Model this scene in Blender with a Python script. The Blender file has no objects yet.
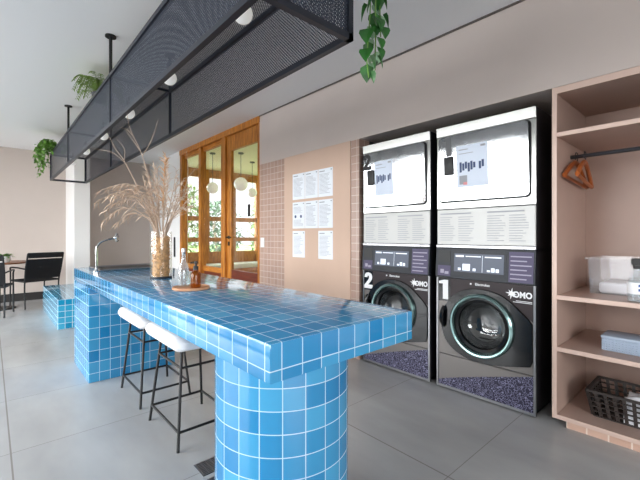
import bpy, bmesh, math, random
from mathutils import Vector, Matrix
random.seed(7)
C = bpy.context.scene.collection
PI = math.pi
R = math.radians

# ------------------------------------------------------------------ materials
def lin(c):
    r = []
    for v in c:
        v = v / 255.0
        r.append(v / 12.92 if v <= 0.04045 else ((v + 0.055) / 1.055) ** 2.4)
    return (r[0], r[1], r[2], 1.0)

def newmat(name):
    m = bpy.data.materials.new(name)
    m.use_nodes = True
    nt = m.node_tree
    b = nt.nodes.get('Principled BSDF')
    return m, nt, b

def N(nt, t, **kw):
    n = nt.nodes.new(t)
    for k, v in kw.items():
        setattr(n, k, v)
    return n

def L(nt, a, b):
    nt.links.new(a, b)

def setp(b, **kw):
    names = dict(color='Base Color', rough='Roughness', metal='Metallic', spec='Specular IOR Level',
                 coat='Coat Weight', coatr='Coat Roughness', trans='Transmission Weight', ior='IOR',
                 alpha='Alpha', emit='Emission Color', es='Emission Strength', sheen='Sheen Weight')
    for k, v in kw.items():
        b.inputs[names[k]].default_value = v

def mat(name, color, rough=0.5, metal=0.0, noise=0.0, nscale=20.0, bump=0.0, bscale=60.0, **kw):
    m, nt, b = newmat(name)
    col = lin(color)
    setp(b, color=col, rough=rough, metal=metal, **kw)
    tc = None
    if noise > 0 or bump > 0:
        tc = N(nt, 'ShaderNodeTexCoord')
    if noise > 0:
        nz = N(nt, 'ShaderNodeTexNoise'); nz.inputs['Scale'].default_value = nscale
        nz.inputs['Detail'].default_value = 4
        L(nt, tc.outputs['Object'], nz.inputs['Vector'])
        rp = N(nt, 'ShaderNodeValToRGB')
        rp.color_ramp.elements[0].position = 0.3; rp.color_ramp.elements[1].position = 0.7
        rp.color_ramp.elements[0].color = tuple(max(0, c * (1 - noise)) for c in col[:3]) + (1,)
        rp.color_ramp.elements[1].color = tuple(min(1, c * (1 + noise)) for c in col[:3]) + (1,)
        L(nt, nz.outputs['Fac'], rp.inputs['Fac']); L(nt, rp.outputs['Color'], b.inputs['Base Color'])
    if bump > 0:
        nz2 = N(nt, 'ShaderNodeTexNoise'); nz2.inputs['Scale'].default_value = bscale
        L(nt, tc.outputs['Object'], nz2.inputs['Vector'])
        bp = N(nt, 'ShaderNodeBump'); bp.inputs['Strength'].default_value = bump
        bp.inputs['Distance'].default_value = 0.01
        L(nt, nz2.outputs['Fac'], bp.inputs['Height']); L(nt, bp.outputs['Normal'], b.inputs['Normal'])
    return m

def tile_mat(name, c1, c2, grout, rough=0.1, mortar=0.035, bumpd=0.003, coat=0.0):
    """Square tiles; UVs are in tile units."""
    m, nt, b = newmat(name)
    uv = N(nt, 'ShaderNodeUVMap')
    br = N(nt, 'ShaderNodeTexBrick')
    br.offset = 0.0; br.squash = 1.0
    br.inputs['Color1'].default_value = lin(c1); br.inputs['Color2'].default_value = lin(c2)
    br.inputs['Mortar'].default_value = lin(grout)
    br.inputs['Scale'].default_value = 1.0
    br.inputs['Mortar Size'].default_value = mortar
    br.inputs['Mortar Smooth'].default_value = 0.15
    br.inputs['Bias'].default_value = 0.0
    br.inputs['Brick Width'].default_value = 1.0
    br.inputs['Row Height'].default_value = 1.0
    L(nt, uv.outputs['UV'], br.inputs['Vector'])
    L(nt, br.outputs['Color'], b.inputs['Base Color'])
    mr = N(nt, 'ShaderNodeMapRange')
    mr.inputs['To Min'].default_value = rough; mr.inputs['To Max'].default_value = 0.6
    L(nt, br.outputs['Fac'], mr.inputs['Value']); L(nt, mr.outputs['Result'], b.inputs['Roughness'])
    inv = N(nt, 'ShaderNodeMath', operation='SUBTRACT'); inv.inputs[0].default_value = 1.0
    L(nt, br.outputs['Fac'], inv.inputs[1])
    nz = N(nt, 'ShaderNodeTexNoise'); nz.inputs['Scale'].default_value = 1.3
    L(nt, uv.outputs['UV'], nz.inputs['Vector'])
    ad = N(nt, 'ShaderNodeMath', operation='MULTIPLY_ADD'); ad.inputs[1].default_value = 0.10
    L(nt, nz.outputs['Fac'], ad.inputs[0]); L(nt, inv.outputs[0], ad.inputs[2])
    bp = N(nt, 'ShaderNodeBump'); bp.inputs['Strength'].default_value = 0.25
    bp.inputs['Distance'].default_value = bumpd
    L(nt, ad.outputs[0], bp.inputs['Height']); L(nt, bp.outputs['Normal'], b.inputs['Normal'])
    setp(b, coat=coat, coatr=0.08, spec=0.7)
    return m

def wood_mat(name, c1, c2, rough=0.4, axis='Z', scale=6.0):
    m, nt, b = newmat(name)
    tc = N(nt, 'ShaderNodeTexCoord'); mp = N(nt, 'ShaderNodeMapping')
    s = {'X': (0.12, 1, 1), 'Y': (1, 0.12, 1), 'Z': (1, 1, 0.12)}[axis]
    mp.inputs['Scale'].default_value = s
    nz = N(nt, 'ShaderNodeTexNoise'); nz.inputs['Scale'].default_value = scale * 5
    nz.inputs['Detail'].default_value = 6; nz.inputs['Distortion'].default_value = 1.0
    rp = N(nt, 'ShaderNodeValToRGB')
    rp.color_ramp.elements[0].position = 0.35; rp.color_ramp.elements[1].position = 0.68
    rp.color_ramp.elements[0].color = lin(c1); rp.color_ramp.elements[1].color = lin(c2)
    L(nt, tc.outputs['Object'], mp.inputs['Vector']); L(nt, mp.outputs['Vector'], nz.inputs['Vector'])
    L(nt, nz.outputs['Fac'], rp.inputs['Fac']); L(nt, rp.outputs['Color'], b.inputs['Base Color'])
    setp(b, rough=rough)
    return m

def thin_glass(name, tint=(1, 1, 1), ior=1.45, rough=0.0, strength=1.0, haze=None):
    m = bpy.data.materials.new(name); m.use_nodes = True
    nt = m.node_tree; nt.nodes.clear()
    out = N(nt, 'ShaderNodeOutputMaterial')
    tr = N(nt, 'ShaderNodeBsdfTransparent'); tr.inputs['Color'].default_value = (*tint, 1)
    gl = N(nt, 'ShaderNodeBsdfGlossy'); gl.inputs['Roughness'].default_value = rough
    fr = N(nt, 'ShaderNodeFresnel')
    # the pane is thin: leaving it reflects as little as entering it
    ge = N(nt, 'ShaderNodeNewGeometry'); mi = N(nt, 'ShaderNodeMapRange')
    mi.inputs['To Min'].default_value = ior; mi.inputs['To Max'].default_value = 1.0 / ior
    L(nt, ge.outputs['Backfacing'], mi.inputs['Value']); L(nt, mi.outputs['Result'], fr.inputs['IOR'])
    mu = N(nt, 'ShaderNodeMath', operation='MULTIPLY'); mu.inputs[1].default_value = strength
    mx = N(nt, 'ShaderNodeMixShader')
    L(nt, fr.outputs[0], mu.inputs[0]); L(nt, mu.outputs[0], mx.inputs[0])
    L(nt, tr.outputs[0], mx.inputs[1]); L(nt, gl.outputs[0], mx.inputs[2])
    last = mx
    if haze:
        df = N(nt, 'ShaderNodeBsdfDiffuse'); df.inputs['Color'].default_value = lin(haze[0])
        m2 = N(nt, 'ShaderNodeMixShader'); m2.inputs[0].default_value = haze[1]
        L(nt, mx.outputs[0], m2.inputs[1]); L(nt, df.outputs[0], m2.inputs[2]); last = m2
    L(nt, last.outputs[0], out.inputs['Surface'])
    return m

def mesh_mat(name, color, period=0.010, a=0.33):
    """Expanded metal: real see-through diamond holes, UVs in metres."""
    m = bpy.data.materials.new(name); m.use_nodes = True
    nt = m.node_tree
    b = nt.nodes['Principled BSDF']; out = nt.nodes['Material Output']
    setp(b, color=lin(color), rough=0.45, metal=0.3)
    uv = N(nt, 'ShaderNodeUVMap'); mp = N(nt, 'ShaderNodeMapping')
    mp.inputs['Rotation'].default_value = (0, 0, R(45)); mp.inputs['Scale'].default_value = (1 / period, 1 / period, 1)
    L(nt, uv.outputs['UV'], mp.inputs['Vector'])
    sp = N(nt, 'ShaderNodeSeparateXYZ'); L(nt, mp.outputs['Vector'], sp.inputs[0])
    res = []
    for k in (0, 1):
        f = N(nt, 'ShaderNodeMath', operation='FRACT'); L(nt, sp.outputs[k], f.inputs[0])
        s = N(nt, 'ShaderNodeMath', operation='SUBTRACT'); L(nt, f.outputs[0], s.inputs[0]); s.inputs[1].default_value = 0.5
        ab = N(nt, 'ShaderNodeMath', operation='ABSOLUTE'); L(nt, s.outputs[0], ab.inputs[0])
        lt = N(nt, 'ShaderNodeMath', operation='LESS_THAN'); L(nt, ab.outputs[0], lt.inputs[0]); lt.inputs[1].default_value = a
        res.append(lt)
    mu = N(nt, 'ShaderNodeMath', operation='MULTIPLY'); L(nt, res[0].outputs[0], mu.inputs[0]); L(nt, res[1].outputs[0], mu.inputs[1])
    tr = N(nt, 'ShaderNodeBsdfTransparent'); mx = N(nt, 'ShaderNodeMixShader')
    L(nt, mu.outputs[0], mx.inputs[0]); L(nt, b.outputs[0], mx.inputs[1]); L(nt, tr.outputs[0], mx.inputs[2])
    L(nt, mx.outputs[0], out.inputs['Surface'])
    return m

M = {}
M['wall'] = mat('wall_paint', (196, 184, 176), 0.85, noise=0.02, nscale=3)
M['bulk'] = mat('taupe_paint', (206, 193, 186), 0.8, noise=0.03, nscale=2)
M['grey'] = mat('grey_paint', (120, 116, 112), 0.8)
M['ceil'] = mat('ceiling_paint', (240, 241, 243), 0.9)
M['white'] = mat('white_paint', (236, 234, 232), 0.7)
M['board'] = mat('clay_board', (208, 178, 158), 0.75, noise=0.02, nscale=4)
M['closet'] = mat('rose_laminate', (186, 159, 146), 0.4, noise=0.03, nscale=5)
M['closet_edge_lit'] = mat('rose_laminate_lit_edge', (212, 184, 170), 0.45)  # edge banding, paled so the colour carries window light on the front edges
M['blue'] = tile_mat('blue_glazed_tile', (24, 124, 180), (64, 155, 201), (176, 208, 226), rough=0.10, mortar=0.024, coat=0.3)
M['teal'] = tile_mat('teal_glazed_tile', (20, 140, 185), (60, 170, 208), (214, 232, 240), rough=0.08, mortar=0.03, coat=0.3)
M['clay_tile'] = tile_mat('clay_wall_tile', (172, 140, 125), (182, 150, 135), (206, 190, 178), rough=0.35, mortar=0.045)
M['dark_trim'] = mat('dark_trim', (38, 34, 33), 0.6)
M['gap'] = mat('shadow_gap_profile', (92, 84, 80), 0.7)
M['black'] = mat('black_powder_coat', (9, 10, 11), 0.5)
M['black_rail'] = mat('graphite_rail', (40, 44, 54), 0.4, metal=0.4)
M['mesh'] = mesh_mat('expanded_mesh', (60, 67, 82), 0.012, 0.36)
M['wood'] = wood_mat('honey_wood', (156, 92, 30), (208, 136, 54), 0.35, 'Z')
M['woodh'] = wood_mat('honey_wood_rail', (160, 96, 32), (210, 138, 56), 0.35, 'Y')
M['kick'] = wood_mat('red_brown_wood', (92, 38, 24), (120, 54, 34), 0.35, 'Y')
M['tablewood'] = wood_mat('table_wood', (120, 74, 48), (160, 104, 70), 0.4, 'X')
M['traywood'] = wood_mat('tray_wood', (190, 130, 92), (222, 168, 128), 0.5, 'X')
M['hanger'] = wood_mat('hanger_wood', (150, 74, 28), (190, 106, 50), 0.35, 'X')
M['glass'] = thin_glass('window_glass')
M['clear'] = thin_glass('clear_bottle_glass', (0.93, 0.96, 0.97), 1.5, 0.02, 1.3, ((215, 225, 230), 0.10))
M['vaseglass'] = thin_glass('vase_glass', (0.97, 0.97, 0.96), 1.45)
M['plastic'] = thin_glass('clear_plastic', (0.98, 0.98, 0.985), 1.45, 0.08, 1.2, ((240, 238, 240), 0.08))
M['porthole'] = thin_glass('porthole_glass', (0.78, 0.86, 0.86), 1.55, 0.02, 2.4)
M['amber'] = thin_glass('amber_glass', (0.66, 0.34, 0.09), 1.5, 0.03, 1.2, ((156, 84, 22), 0.32))
M['steel'] = mat('brushed_steel', (176, 176, 172), 0.28, metal=1.0)
M['steel_door'] = mat('polished_steel', (210, 212, 214), 0.09, metal=1.0)
M['chrome'] = mat('chrome', (200, 203, 206), 0.08, metal=1.0)
M['greychrome'] = mat('satin_metal', (150, 150, 152), 0.28, metal=0.9)
M['dryer_print'] = mat('printed_steel_panel', (192, 191, 188), 0.4, metal=0.1)
M['machine_side'] = mat('machine_side', (36, 36, 40), 0.4, metal=0.2)
M['washer_front'] = mat('washer_front', (54, 46, 48), 0.4, spec=0.25)
M['washer_low'] = mat('washer_lower', (122, 117, 114), 0.36, metal=0.35)
M['ctl'] = mat('control_plastic', (34, 37, 44), 0.4, spec=0.25)
M['screen'] = mat('lit_screen', (56, 62, 76), 0.45, emit=lin((110, 122, 146)), es=0.2)
M['screen_text'] = mat('screen_text', (225, 232, 245), 0.4, emit=lin((225, 232, 245)), es=0.35)
M['card'] = mat('instruction_card', (88, 82, 106), 0.5, spec=0.2)
M['card_line'] = mat('card_line', (160, 154, 172), 0.5)
M['surround'] = mat('gloss_black', (10, 11, 15), 0.2, coat=0.25)
M['tealring'] = mat('teal_ring', (128, 156, 154), 0.2, metal=0.9)
M['drum'] = mat('drum_steel', (186, 180, 182), 0.22, metal=0.9, noise=0.25, nscale=18)
M['decal_white'] = mat('decal_white', (240, 240, 242), 0.5)
M['decal_grey'] = mat('decal_grey', (96, 96, 98), 0.6)
M['decal_black'] = mat('decal_black', (28, 28, 30), 0.6)
M['ink'] = mat('grey_ink', (158, 160, 166), 0.7)
M['inkdark'] = mat('dark_ink', (70, 84, 118), 0.7)
M['inkred'] = mat('coral_ink', (222, 150, 150), 0.7)
M['paper'] = mat('paper', (232, 236, 242), 0.7)
M['paper_blue'] = mat('pale_blue_paper', (214, 222, 236), 0.6)
M['globe'] = mat('opal_globe', (240, 241, 240), 0.25, emit=lin((255, 250, 240)), es=0.25)
M['stem_dry'] = mat('dry_twig', (192, 168, 148), 0.8)
M['plume'] = mat('dry_plume', (216, 192, 170), 0.9, noise=0.12, nscale=60)
M['plume_tan'] = mat('tan_plume', (214, 172, 134), 0.9, noise=0.12, nscale=60)
M['shell'] = mat('shell_pieces', (202, 156, 108), 0.7, noise=0.35, nscale=45)
M['leaf'] = mat('pothos_leaf', (44, 104, 40), 0.35, noise=0.35, nscale=18)
M['leaf_mid'] = mat('ivy_leaf', (104, 148, 62), 0.4, noise=0.35, nscale=14)
M['leaf_fern'] = mat('fern_leaf', (128, 156, 76), 0.5, noise=0.35, nscale=14)
M['leaf_pale'] = mat('pale_variegated_leaf', (150, 186, 150), 0.45, noise=0.25, nscale=18)
M['shrub'] = mat('garden_leaf', (112, 140, 84), 0.6, noise=0.4, nscale=4)
M['shrub2'] = mat('garden_leaf_dark', (84, 116, 84), 0.6, noise=0.4, nscale=4)
M['soil'] = mat('potting_soil', (60, 46, 36), 0.95)
M['pot_dark'] = mat('dark_pot', (46, 48, 54), 0.6)
M['pot_white'] = mat('white_pot', (236, 236, 234), 0.45)
M['seat'] = mat('white_upholstery', (240, 238, 238), 0.8, bump=0.05, bscale=200, sheen=0.2)
M['cord'] = mat('black_cord_weave', (30, 30, 33), 0.7)
M['basket_dark'] = mat('dark_basket_plastic', (56, 48, 45), 0.5)
M['basket_blue'] = mat('blue_grey_plastic', (176, 190, 208), 0.5)
M['cloth'] = mat('white_cloth', (238, 238, 242), 0.9, bump=0.3, bscale=25)
M['cream'] = mat('cream_ceiling', (228, 226, 204), 0.9)
M['annexfloor'] = mat('annex_floor', (150, 96, 70), 0.25, noise=0.1, nscale=2)
M['bench_white'] = mat('bench_cushion', (226, 234, 224), 0.6)
M['lawn'] = mat('lawn', (120, 150, 84), 0.9, noise=0.3, nscale=8)
M['terrace'] = mat('terrace_concrete', (140, 138, 134), 0.9)
M['grate'] = mat('drain_grate', (150, 150, 154), 0.35, metal=0.9)
M['grate_dark'] = mat('drain_dark', (74, 76, 82), 0.5)
M['rod'] = mat('rail_metal', (92, 96, 102), 0.3, metal=0.9)
M['label_blue'] = mat('label_blue', (52, 88, 160), 0.5)
M['spout_black'] = mat('black_plastic', (24, 22, 22), 0.4)

# floor: large polished concrete-look tiles
m, nt, b = newmat('polished_floor_tile')
uv = N(nt, 'ShaderNodeUVMap'); mp = N(nt, 'ShaderNodeMapping')
mp.inputs['Location'].default_value = (-0.085 / 1.61, -0.942 / 0.85, 0)
mp.inputs['Scale'].default_value = (1 / 1.61, 1 / 0.85, 1)
L(nt, uv.outputs['UV'], mp.inputs['Vector'])
br = N(nt, 'ShaderNodeTexBrick'); br.offset = 0.0
br.inputs['Color1'].default_value = lin((176, 176, 176)); br.inputs['Color2'].default_value = lin((180, 180, 179))
br.inputs['Mortar'].default_value = lin((142, 138, 134))
br.inputs['Scale'].default_value = 1.0; br.inputs['Mortar Size'].default_value = 0.0025
br.inputs['Brick Width'].default_value = 1.0; br.inputs['Row Height'].default_value = 1.0
L(nt, mp.outputs['Vector'], br.inputs['Vector'])
nz = N(nt, 'ShaderNodeTexNoise'); nz.inputs['Scale'].default_value = 2.2; nz.inputs['Detail'].default_value = 6
mp2 = N(nt, 'ShaderNodeMapping'); mp2.inputs['Scale'].default_value = (1.6, 0.6, 1)
L(nt, uv.outputs['UV'], mp2.inputs['Vector']); L(nt, mp2.outputs['Vector'], nz.inputs['Vector'])
rp = N(nt, 'ShaderNodeValToRGB')
rp.color_ramp.elements[0].position = 0.3; rp.color_ramp.elements[1].position = 0.7
rp.color_ramp.elements[0].color = (0.84, 0.84, 0.84, 1); rp.color_ramp.elements[1].color = (1.06, 1.06, 1.06, 1)
L(nt, nz.outputs['Fac'], rp.inputs['Fac'])
mx = N(nt, 'ShaderNodeMix', data_type='RGBA', blend_type='MULTIPLY'); mx.inputs[0].default_value = 1.0
L(nt, br.outputs['Color'], mx.inputs[6]); L(nt, rp.outputs['Color'], mx.inputs[7])
L(nt, mx.outputs[2], b.inputs['Base Color'])
setp(b, rough=0.26)
M['floor'] = m

# printed pattern on the washer plinth
m, nt, b = newmat('squiggle_print')
tc = N(nt, 'ShaderNodeTexCoord')
vo = N(nt, 'ShaderNodeTexVoronoi', feature='F1'); vo.inputs['Scale'].default_value = 46
L(nt, tc.outputs['Object'], vo.inputs['Vector'])
sn = N(nt, 'ShaderNodeMath', operation='MULTIPLY'); sn.inputs[1].default_value = 16.0
L(nt, vo.outputs['Distance'], sn.inputs[0])
s2 = N(nt, 'ShaderNodeMath', operation='SINE'); L(nt, sn.outputs[0], s2.inputs[0])
rp = N(nt, 'ShaderNodeValToRGB'); rp.color_ramp.interpolation = 'LINEAR'
rp.color_ramp.elements[0].position = 0.55; rp.color_ramp.elements[0].color = lin((36, 32, 58))
rp.color_ramp.elements[1].position = 0.95; rp.color_ramp.elements[1].color = lin((140, 138, 168))
L(nt, s2.outputs[0], rp.inputs['Fac']); L(nt, rp.outputs['Color'], b.inputs['Base Color'])
setp(b, rough=0.5)
M['print'] = m

# ------------------------------------------------------------------ mesh builder
class MB:
    def __init__(self):
        self.bm = bmesh.new()
        self.uvl = self.bm.loops.layers.uv.new('UVMap')
        self.custom = set()

    def box(self, x0, x1, y0, y1, z0, z1, bev=0.0, seg=2, mtx=None):
        r = bmesh.ops.create_cube(self.bm, size=1.0)
        vs = r['verts']
        sx, sy, sz = x1 - x0, y1 - y0, z1 - z0
        c = Vector(((x0 + x1) / 2, (y0 + y1) / 2, (z0 + z1) / 2))
        for v in vs:
            v.co = Vector((v.co.x * sx, v.co.y * sy, v.co.z * sz)) + c
        geo = list({f for v in vs for f in v.link_faces})
        if bev > 0:
            es = list({e for v in vs for e in v.link_edges})
            rr = bmesh.ops.bevel(self.bm, geom=vs + es, offset=bev, segments=seg, profile=0.5, affect='EDGES')
            vs = list({v for f in rr['faces'] for v in f.verts} | {v for v in vs if v.is_valid})
            vs = [v for v in vs if v.is_valid]
            allv = set(vs)
            for v in list(allv):
                for f in v.link_faces:
                    allv.update(f.verts)
            vs = list(allv)
        if mtx is not None:
            for v in vs:
                v.co = mtx @ v.co
        return vs

    def tube(self, pts, r, seg=8, closed=False, cap=True, flat=1.0):
        pts = [Vector(p) for p in pts]
        n = len(pts)
        rad = r if isinstance(r, (list, tuple)) else [r] * n
        rings = []
        prev = None
        for i, p in enumerate(pts):
            if closed:
                t = (pts[(i + 1) % n] - pts[i - 1]).normalized()
            elif i == 0:
                t = (pts[1] - p).normalized()
            elif i == n - 1:
                t = (p - pts[i - 1]).normalized()
            else:
                t = ((pts[i + 1] - p).normalized() + (p - pts[i - 1]).normalized())
                t = t.normalized() if t.length > 1e-6 else (pts[i + 1] - p).normalized()
            if prev is None:
                a = Vector((0, 0, 1)) if abs(t.z) < 0.9 else Vector((1, 0, 0))
                u = t.cross(a).normalized()
            else:
                u = (prev - t * prev.dot(t))
                u = u.normalized() if u.length > 1e-6 else t.orthogonal().normalized()
            prev = u
            w = t.cross(u)
            rings.append([self.bm.verts.new(p + (u * math.cos(2 * PI * k / seg) + w * math.sin(2 * PI * k / seg) * flat) * rad[i])
                          for k in range(seg)])
        m = n if closed else n - 1
        for i in range(m):
            a, b2 = rings[i], rings[(i + 1) % n]
            for k in range(seg):
                try:
                    self.bm.faces.new((a[k], a[(k + 1) % seg], b2[(k + 1) % seg], b2[k]))
                except ValueError:
                    pass
        if cap and not closed and seg > 2:
            self.bm.faces.new(list(reversed(rings[0]))); self.bm.faces.new(rings[-1])

    def bar(self, p, q, w=0.02, h=None):
        """square bar from p to q"""
        h = h or w
        p, q = Vector(p), Vector(q)
        t = (q - p).normalized()
        a = Vector((0, 0, 1)) if abs(t.z) < 0.9 else Vector((1, 0, 0))
        u = t.cross(a).normalized(); v = u.cross(t).normalized()
        rs = []
        for c in (p, q):
            rs.append([self.bm.verts.new(c + u * sx * w / 2 + v * sy * h / 2) for sx, sy in ((-1, -1), (1, -1), (1, 1), (-1, 1))])
        for k in range(4):
            self.bm.faces.new((rs[0][k], rs[0][(k + 1) % 4], rs[1][(k + 1) % 4], rs[1][k]))
        self.bm.faces.new(list(reversed(rs[0]))); self.bm.faces.new(rs[1])

    def lathe(self, prof, c=(0, 0, 0), seg=24, mtx=None):
        """prof [(r,z)..]; r==0 ends close with a pole."""
        c = Vector(c)
        rings = []
        for r, z in prof:
            if r < 1e-6:
                co = Vector((0, 0, z))
                rings.append([self.bm.verts.new((mtx @ co if mtx else co) + c)])
            else:
                ring = []
                for k in range(seg):
                    co = Vector((r * math.cos(2 * PI * k / seg), r * math.sin(2 * PI * k / seg), z))
                    ring.append(self.bm.verts.new((mtx @ co if mtx else co) + c))
                rings.append(ring)
        for a, b2 in zip(rings, rings[1:]):
            if len(a) == 1 and len(b2) == 1:
                continue
            for k in range(seg):
                k2 = (k + 1) % seg
                if len(a) == 1:
                    self.bm.faces.new((a[0], b2[k2], b2[k]))
                elif len(b2) == 1:
                    self.bm.faces.new((a[k], a[k2], b2[0]))
                else:
                    self.bm.faces.new((a[k], a[k2], b2[k2], b2[k]))

    def sphere(self, c, r, seg=20, sc=(1, 1, 1)):
        rr = bmesh.ops.create_uvsphere(self.bm, u_segments=seg, v_segments=seg // 2, radius=r)
        for v in rr['verts']:
            v.co = Vector((v.co.x * sc[0], v.co.y * sc[1], v.co.z * sc[2])) + Vector(c)

    def prism(self, pts, o, ux, uy, d):
        """polygon pts (2D) in plane o+ux*a+uy*b, extruded by vector d"""
        o, ux, uy, d = Vector(o), Vector(ux), Vector(uy), Vector(d)
        A = [self.bm.verts.new(o + ux * a + uy * b2) for a, b2 in pts]
        B = [self.bm.verts.new(v.co + d) for v in A]
        n = len(A)
        self.bm.faces.new(A); self.bm.faces.new(list(reversed(B)))
        for k in range(n):
            self.bm.faces.new((A[k], B[k], B[(k + 1) % n], A[(k + 1) % n]))

    def leaf(self, base, dirv, up, ln, w, droop=0.3, heart=False):
        """curved blade, base point, direction, up normal"""
        base, d, up = Vector(base), Vector(dirv).normalized(), Vector(up)
        s = d.cross(up)
        s = s.normalized() if s.length > 1e-5 else d.orthogonal().normalized()
        n = s.cross(d).normalized()
        prof = [(0, .12), (.18, .95), (.42, 1.0), (.7, .62), (1, .03)] if heart else [(0, .15), (.3, .9), (.6, .8), (1, .05)]
        rows = []
        for t, wd in prof:
            c = base + d * (ln * t) - n * (droop * ln * t * t)
            hw = w * wd / 2
            rows.append((self.bm.verts.new(c - s * hw + n * hw * .35), self.bm.verts.new(c), self.bm.verts.new(c + s * hw + n * hw * .35)))
        for a, b2 in zip(rows, rows[1:]):
            self.bm.faces.new((a[0], a[1], b2[1], b2[0])); self.bm.faces.new((a[1], a[2], b2[2], b2[1]))

    def mesh(self, name, mt, uvf=None, closed=True, smooth=True, ang=35):
        if closed:
            bmesh.ops.recalc_face_normals(self.bm, faces=self.bm.faces)
        self.bm.normal_update()
        for f in self.bm.faces:
            n = f.normal
            for lp in f.loops:
                co = lp.vert.co
                if uvf:
                    lp[self.uvl].uv = uvf(f, co, n)
                elif abs(n.x) > abs(n.y) and abs(n.x) > abs(n.z):
                    lp[self.uvl].uv = (co.y, co.z)
                elif abs(n.y) > abs(n.z):
                    lp[self.uvl].uv = (co.x, co.z)
                else:
                    lp[self.uvl].uv = (co.x, co.y)
        me = bpy.data.meshes.new(name)
        self.bm.to_mesh(me); self.bm.free()
        if smooth:
            for p in me.polygons:
                p.use_smooth = True
            me.set_sharp_from_angle(angle=R(ang))
        me.materials.append(mt)
        return me

    def build(self, name, mt, parent=None, world=False, base=None, **kw):
        """parent: part in the parent's local frame (world=True: geometry given in world space, parent unrotated)."""
        me = self.mesh(name, mt, **kw)
        o = bpy.data.objects.new(name, me); C.objects.link(o)
        if parent is not None:
            o.parent = parent
            if world:
                off = parent.location.copy(); p = parent.parent
                while p is not None:
                    off = off + p.location; p = p.parent
                me.transform(Matrix.Translation(-off))
        else:
            if base is None:
                xs = [v.co for v in me.vertices]
                mn = Vector((min(v.x for v in xs), min(v.y for v in xs), min(v.z for v in xs)))
                mxx = Vector((max(v.x for v in xs), max(v.y for v in xs), max(v.z for v in xs)))
                base = Vector(((mn.x + mxx.x) / 2, (mn.y + mxx.y) / 2, mn.z))
            base = Vector(base)
            me.transform(Matrix.Translation(-base)); o.location = base
        return o

def tag(o, label, cat, group=None):
    o['label'] = label; o['category'] = cat
    if group: o['group'] = group
    return o

def thing(name, label, cat, loc=(0, 0, 0), rz=0.0, group=None):
    o = bpy.data.objects.new(name, None); C.objects.link(o)
    o.location = loc; o.rotation_euler = (0, 0, rz); o.empty_display_size = 0.1
    return tag(o, label, cat, group)

def struct(o, label=None):
    o['kind'] = 'structure'
    if label: o['label'] = label
    return o

def dup(root, loc, rz=None, label=None, group=None):
    def cp(o, par):
        c = o.copy(); C.objects.link(c); c.parent = par
        for ch in kids.get(o.name, []):
            cp(ch, c)
        return c
    kids = {}
    for o in list(C.objects):
        if o.parent: kids.setdefault(o.parent.name, []).append(o)
    r = cp(root, None)
    r.location = loc
    if rz is not None: r.rotation_euler = (0, 0, rz)
    if label: r['label'] = label
    if group: r['group'] = group
    return r

def text_mesh(s, size, bold=0.0, depth=0.0008):
    cu = bpy.data.curves.new('txt', 'FONT')
    cu.body = s; cu.size = size; cu.offset = bold; cu.extrude = depth; cu.align_x = 'CENTER'; cu.align_y = 'CENTER'
    cu.resolution_u = 3
    o = bpy.data.objects.new('txt', cu); C.objects.link(o)
    bpy.context.view_layer.update()
    me = bpy.data.meshes.new_from_object(o.evaluated_get(bpy.context.evaluated_depsgraph_get()))
    bpy.data.objects.remove(o); bpy.data.curves.remove(cu)
    return me

FACE_NX = Matrix(((0, 0, -1), (-1, 0, 0), (0, 1, 0)))      # text x->-Y, y->Z, z->-X

def text_part(name, s, size, mt, parent, loc, bold=0.0, sx=1.0):
    me = text_mesh(s, size, bold)
    me.transform(Matrix.Translation(Vector(loc)) @ FACE_NX.to_4x4() @ Matrix.Diagonal((sx, 1, 1, 1)))
    me.materials.clear(); me.materials.append(mt)
    o = bpy.data.objects.new(name, me); C.objects.link(o); o.parent = parent
    return o

def smoothpath(pts, n=6):
    """Catmull-Rom through pts"""
    P = [Vector(p) for p in pts]
    P = [P[0] * 2 - P[1]] + P + [P[-1] * 2 - P[-2]]
    out = []
    for i in range(1, len(P) - 2):
        p0, p1, p2, p3 = P[i - 1:i + 3]
        for k in range(n):
            t = k / n
            out.append(0.5 * ((2 * p1) + (p2 - p0) * t + (2 * p0 - 5 * p1 + 4 * p2 - p3) * t * t + (3 * p1 - p0 - 3 * p2 + p3) * t ** 3))
    out.append(P[-2].copy())
    return out

# ------------------------------------------------------------------ room shell
WX, CZ, BY = 2.65, 2.77, 8.65
LX, FY = -3.2, -3.0
BZ = 2.128                                            # underside of the bulkhead

def sbox(name, a, mt, **kw):
    b_ = MB(); b_.box(*a); return struct(b_.build(name, mt, **kw))

sbox('floor', (LX - .15, WX + .85, FY - .15, BY + .15, -0.12, 0.0), M['floor'])
sbox('ceiling', (LX - .15, WX, FY - .15, BY + .15, CZ, CZ + .12), M['ceil'])
sbox('wall_back', (LX, WX, BY, BY + .15, 0, CZ), M['wall'])
FW0, FW1, FZ0, FZ1 = -2.1, 1.2, .8, 2.15  # unseen window opening, added behind the camera as fill light
sbox('wall_front', (LX, FW0, FY - .15, FY, 0, CZ), M['white'])
sbox('wall_front_corner', (FW1, WX + .85, FY - .15, FY, 0, CZ), M['white'])
sbox('wall_front_fill_sill', (FW0, FW1, FY - .15, FY, 0, FZ0), M['white'])
sbox('wall_front_fill_header', (FW0, FW1, FY - .15, FY, FZ1, CZ), M['white'])
sbox('wall_right', (WX, WX + .85, FY, 4.157, BZ, CZ + .12), M['bulk'])
def clay_uv(f, co, n):
    if abs(n.x) > .5: return ((co.y - 2.506) / .0775, (co.z - BZ) / .0775)
    if abs(n.y) > .5: return ((co.x - WX) / .0775, (co.z - BZ) / .0775)
    return (co.x / .0775, co.y / .0775)
mb = MB(); mb.box(WX, WX + .15, 2.40, 4.157, 0, BZ)
struct(mb.build('wall_tiled', M['clay_tile'], uvf=clay_uv))
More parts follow.
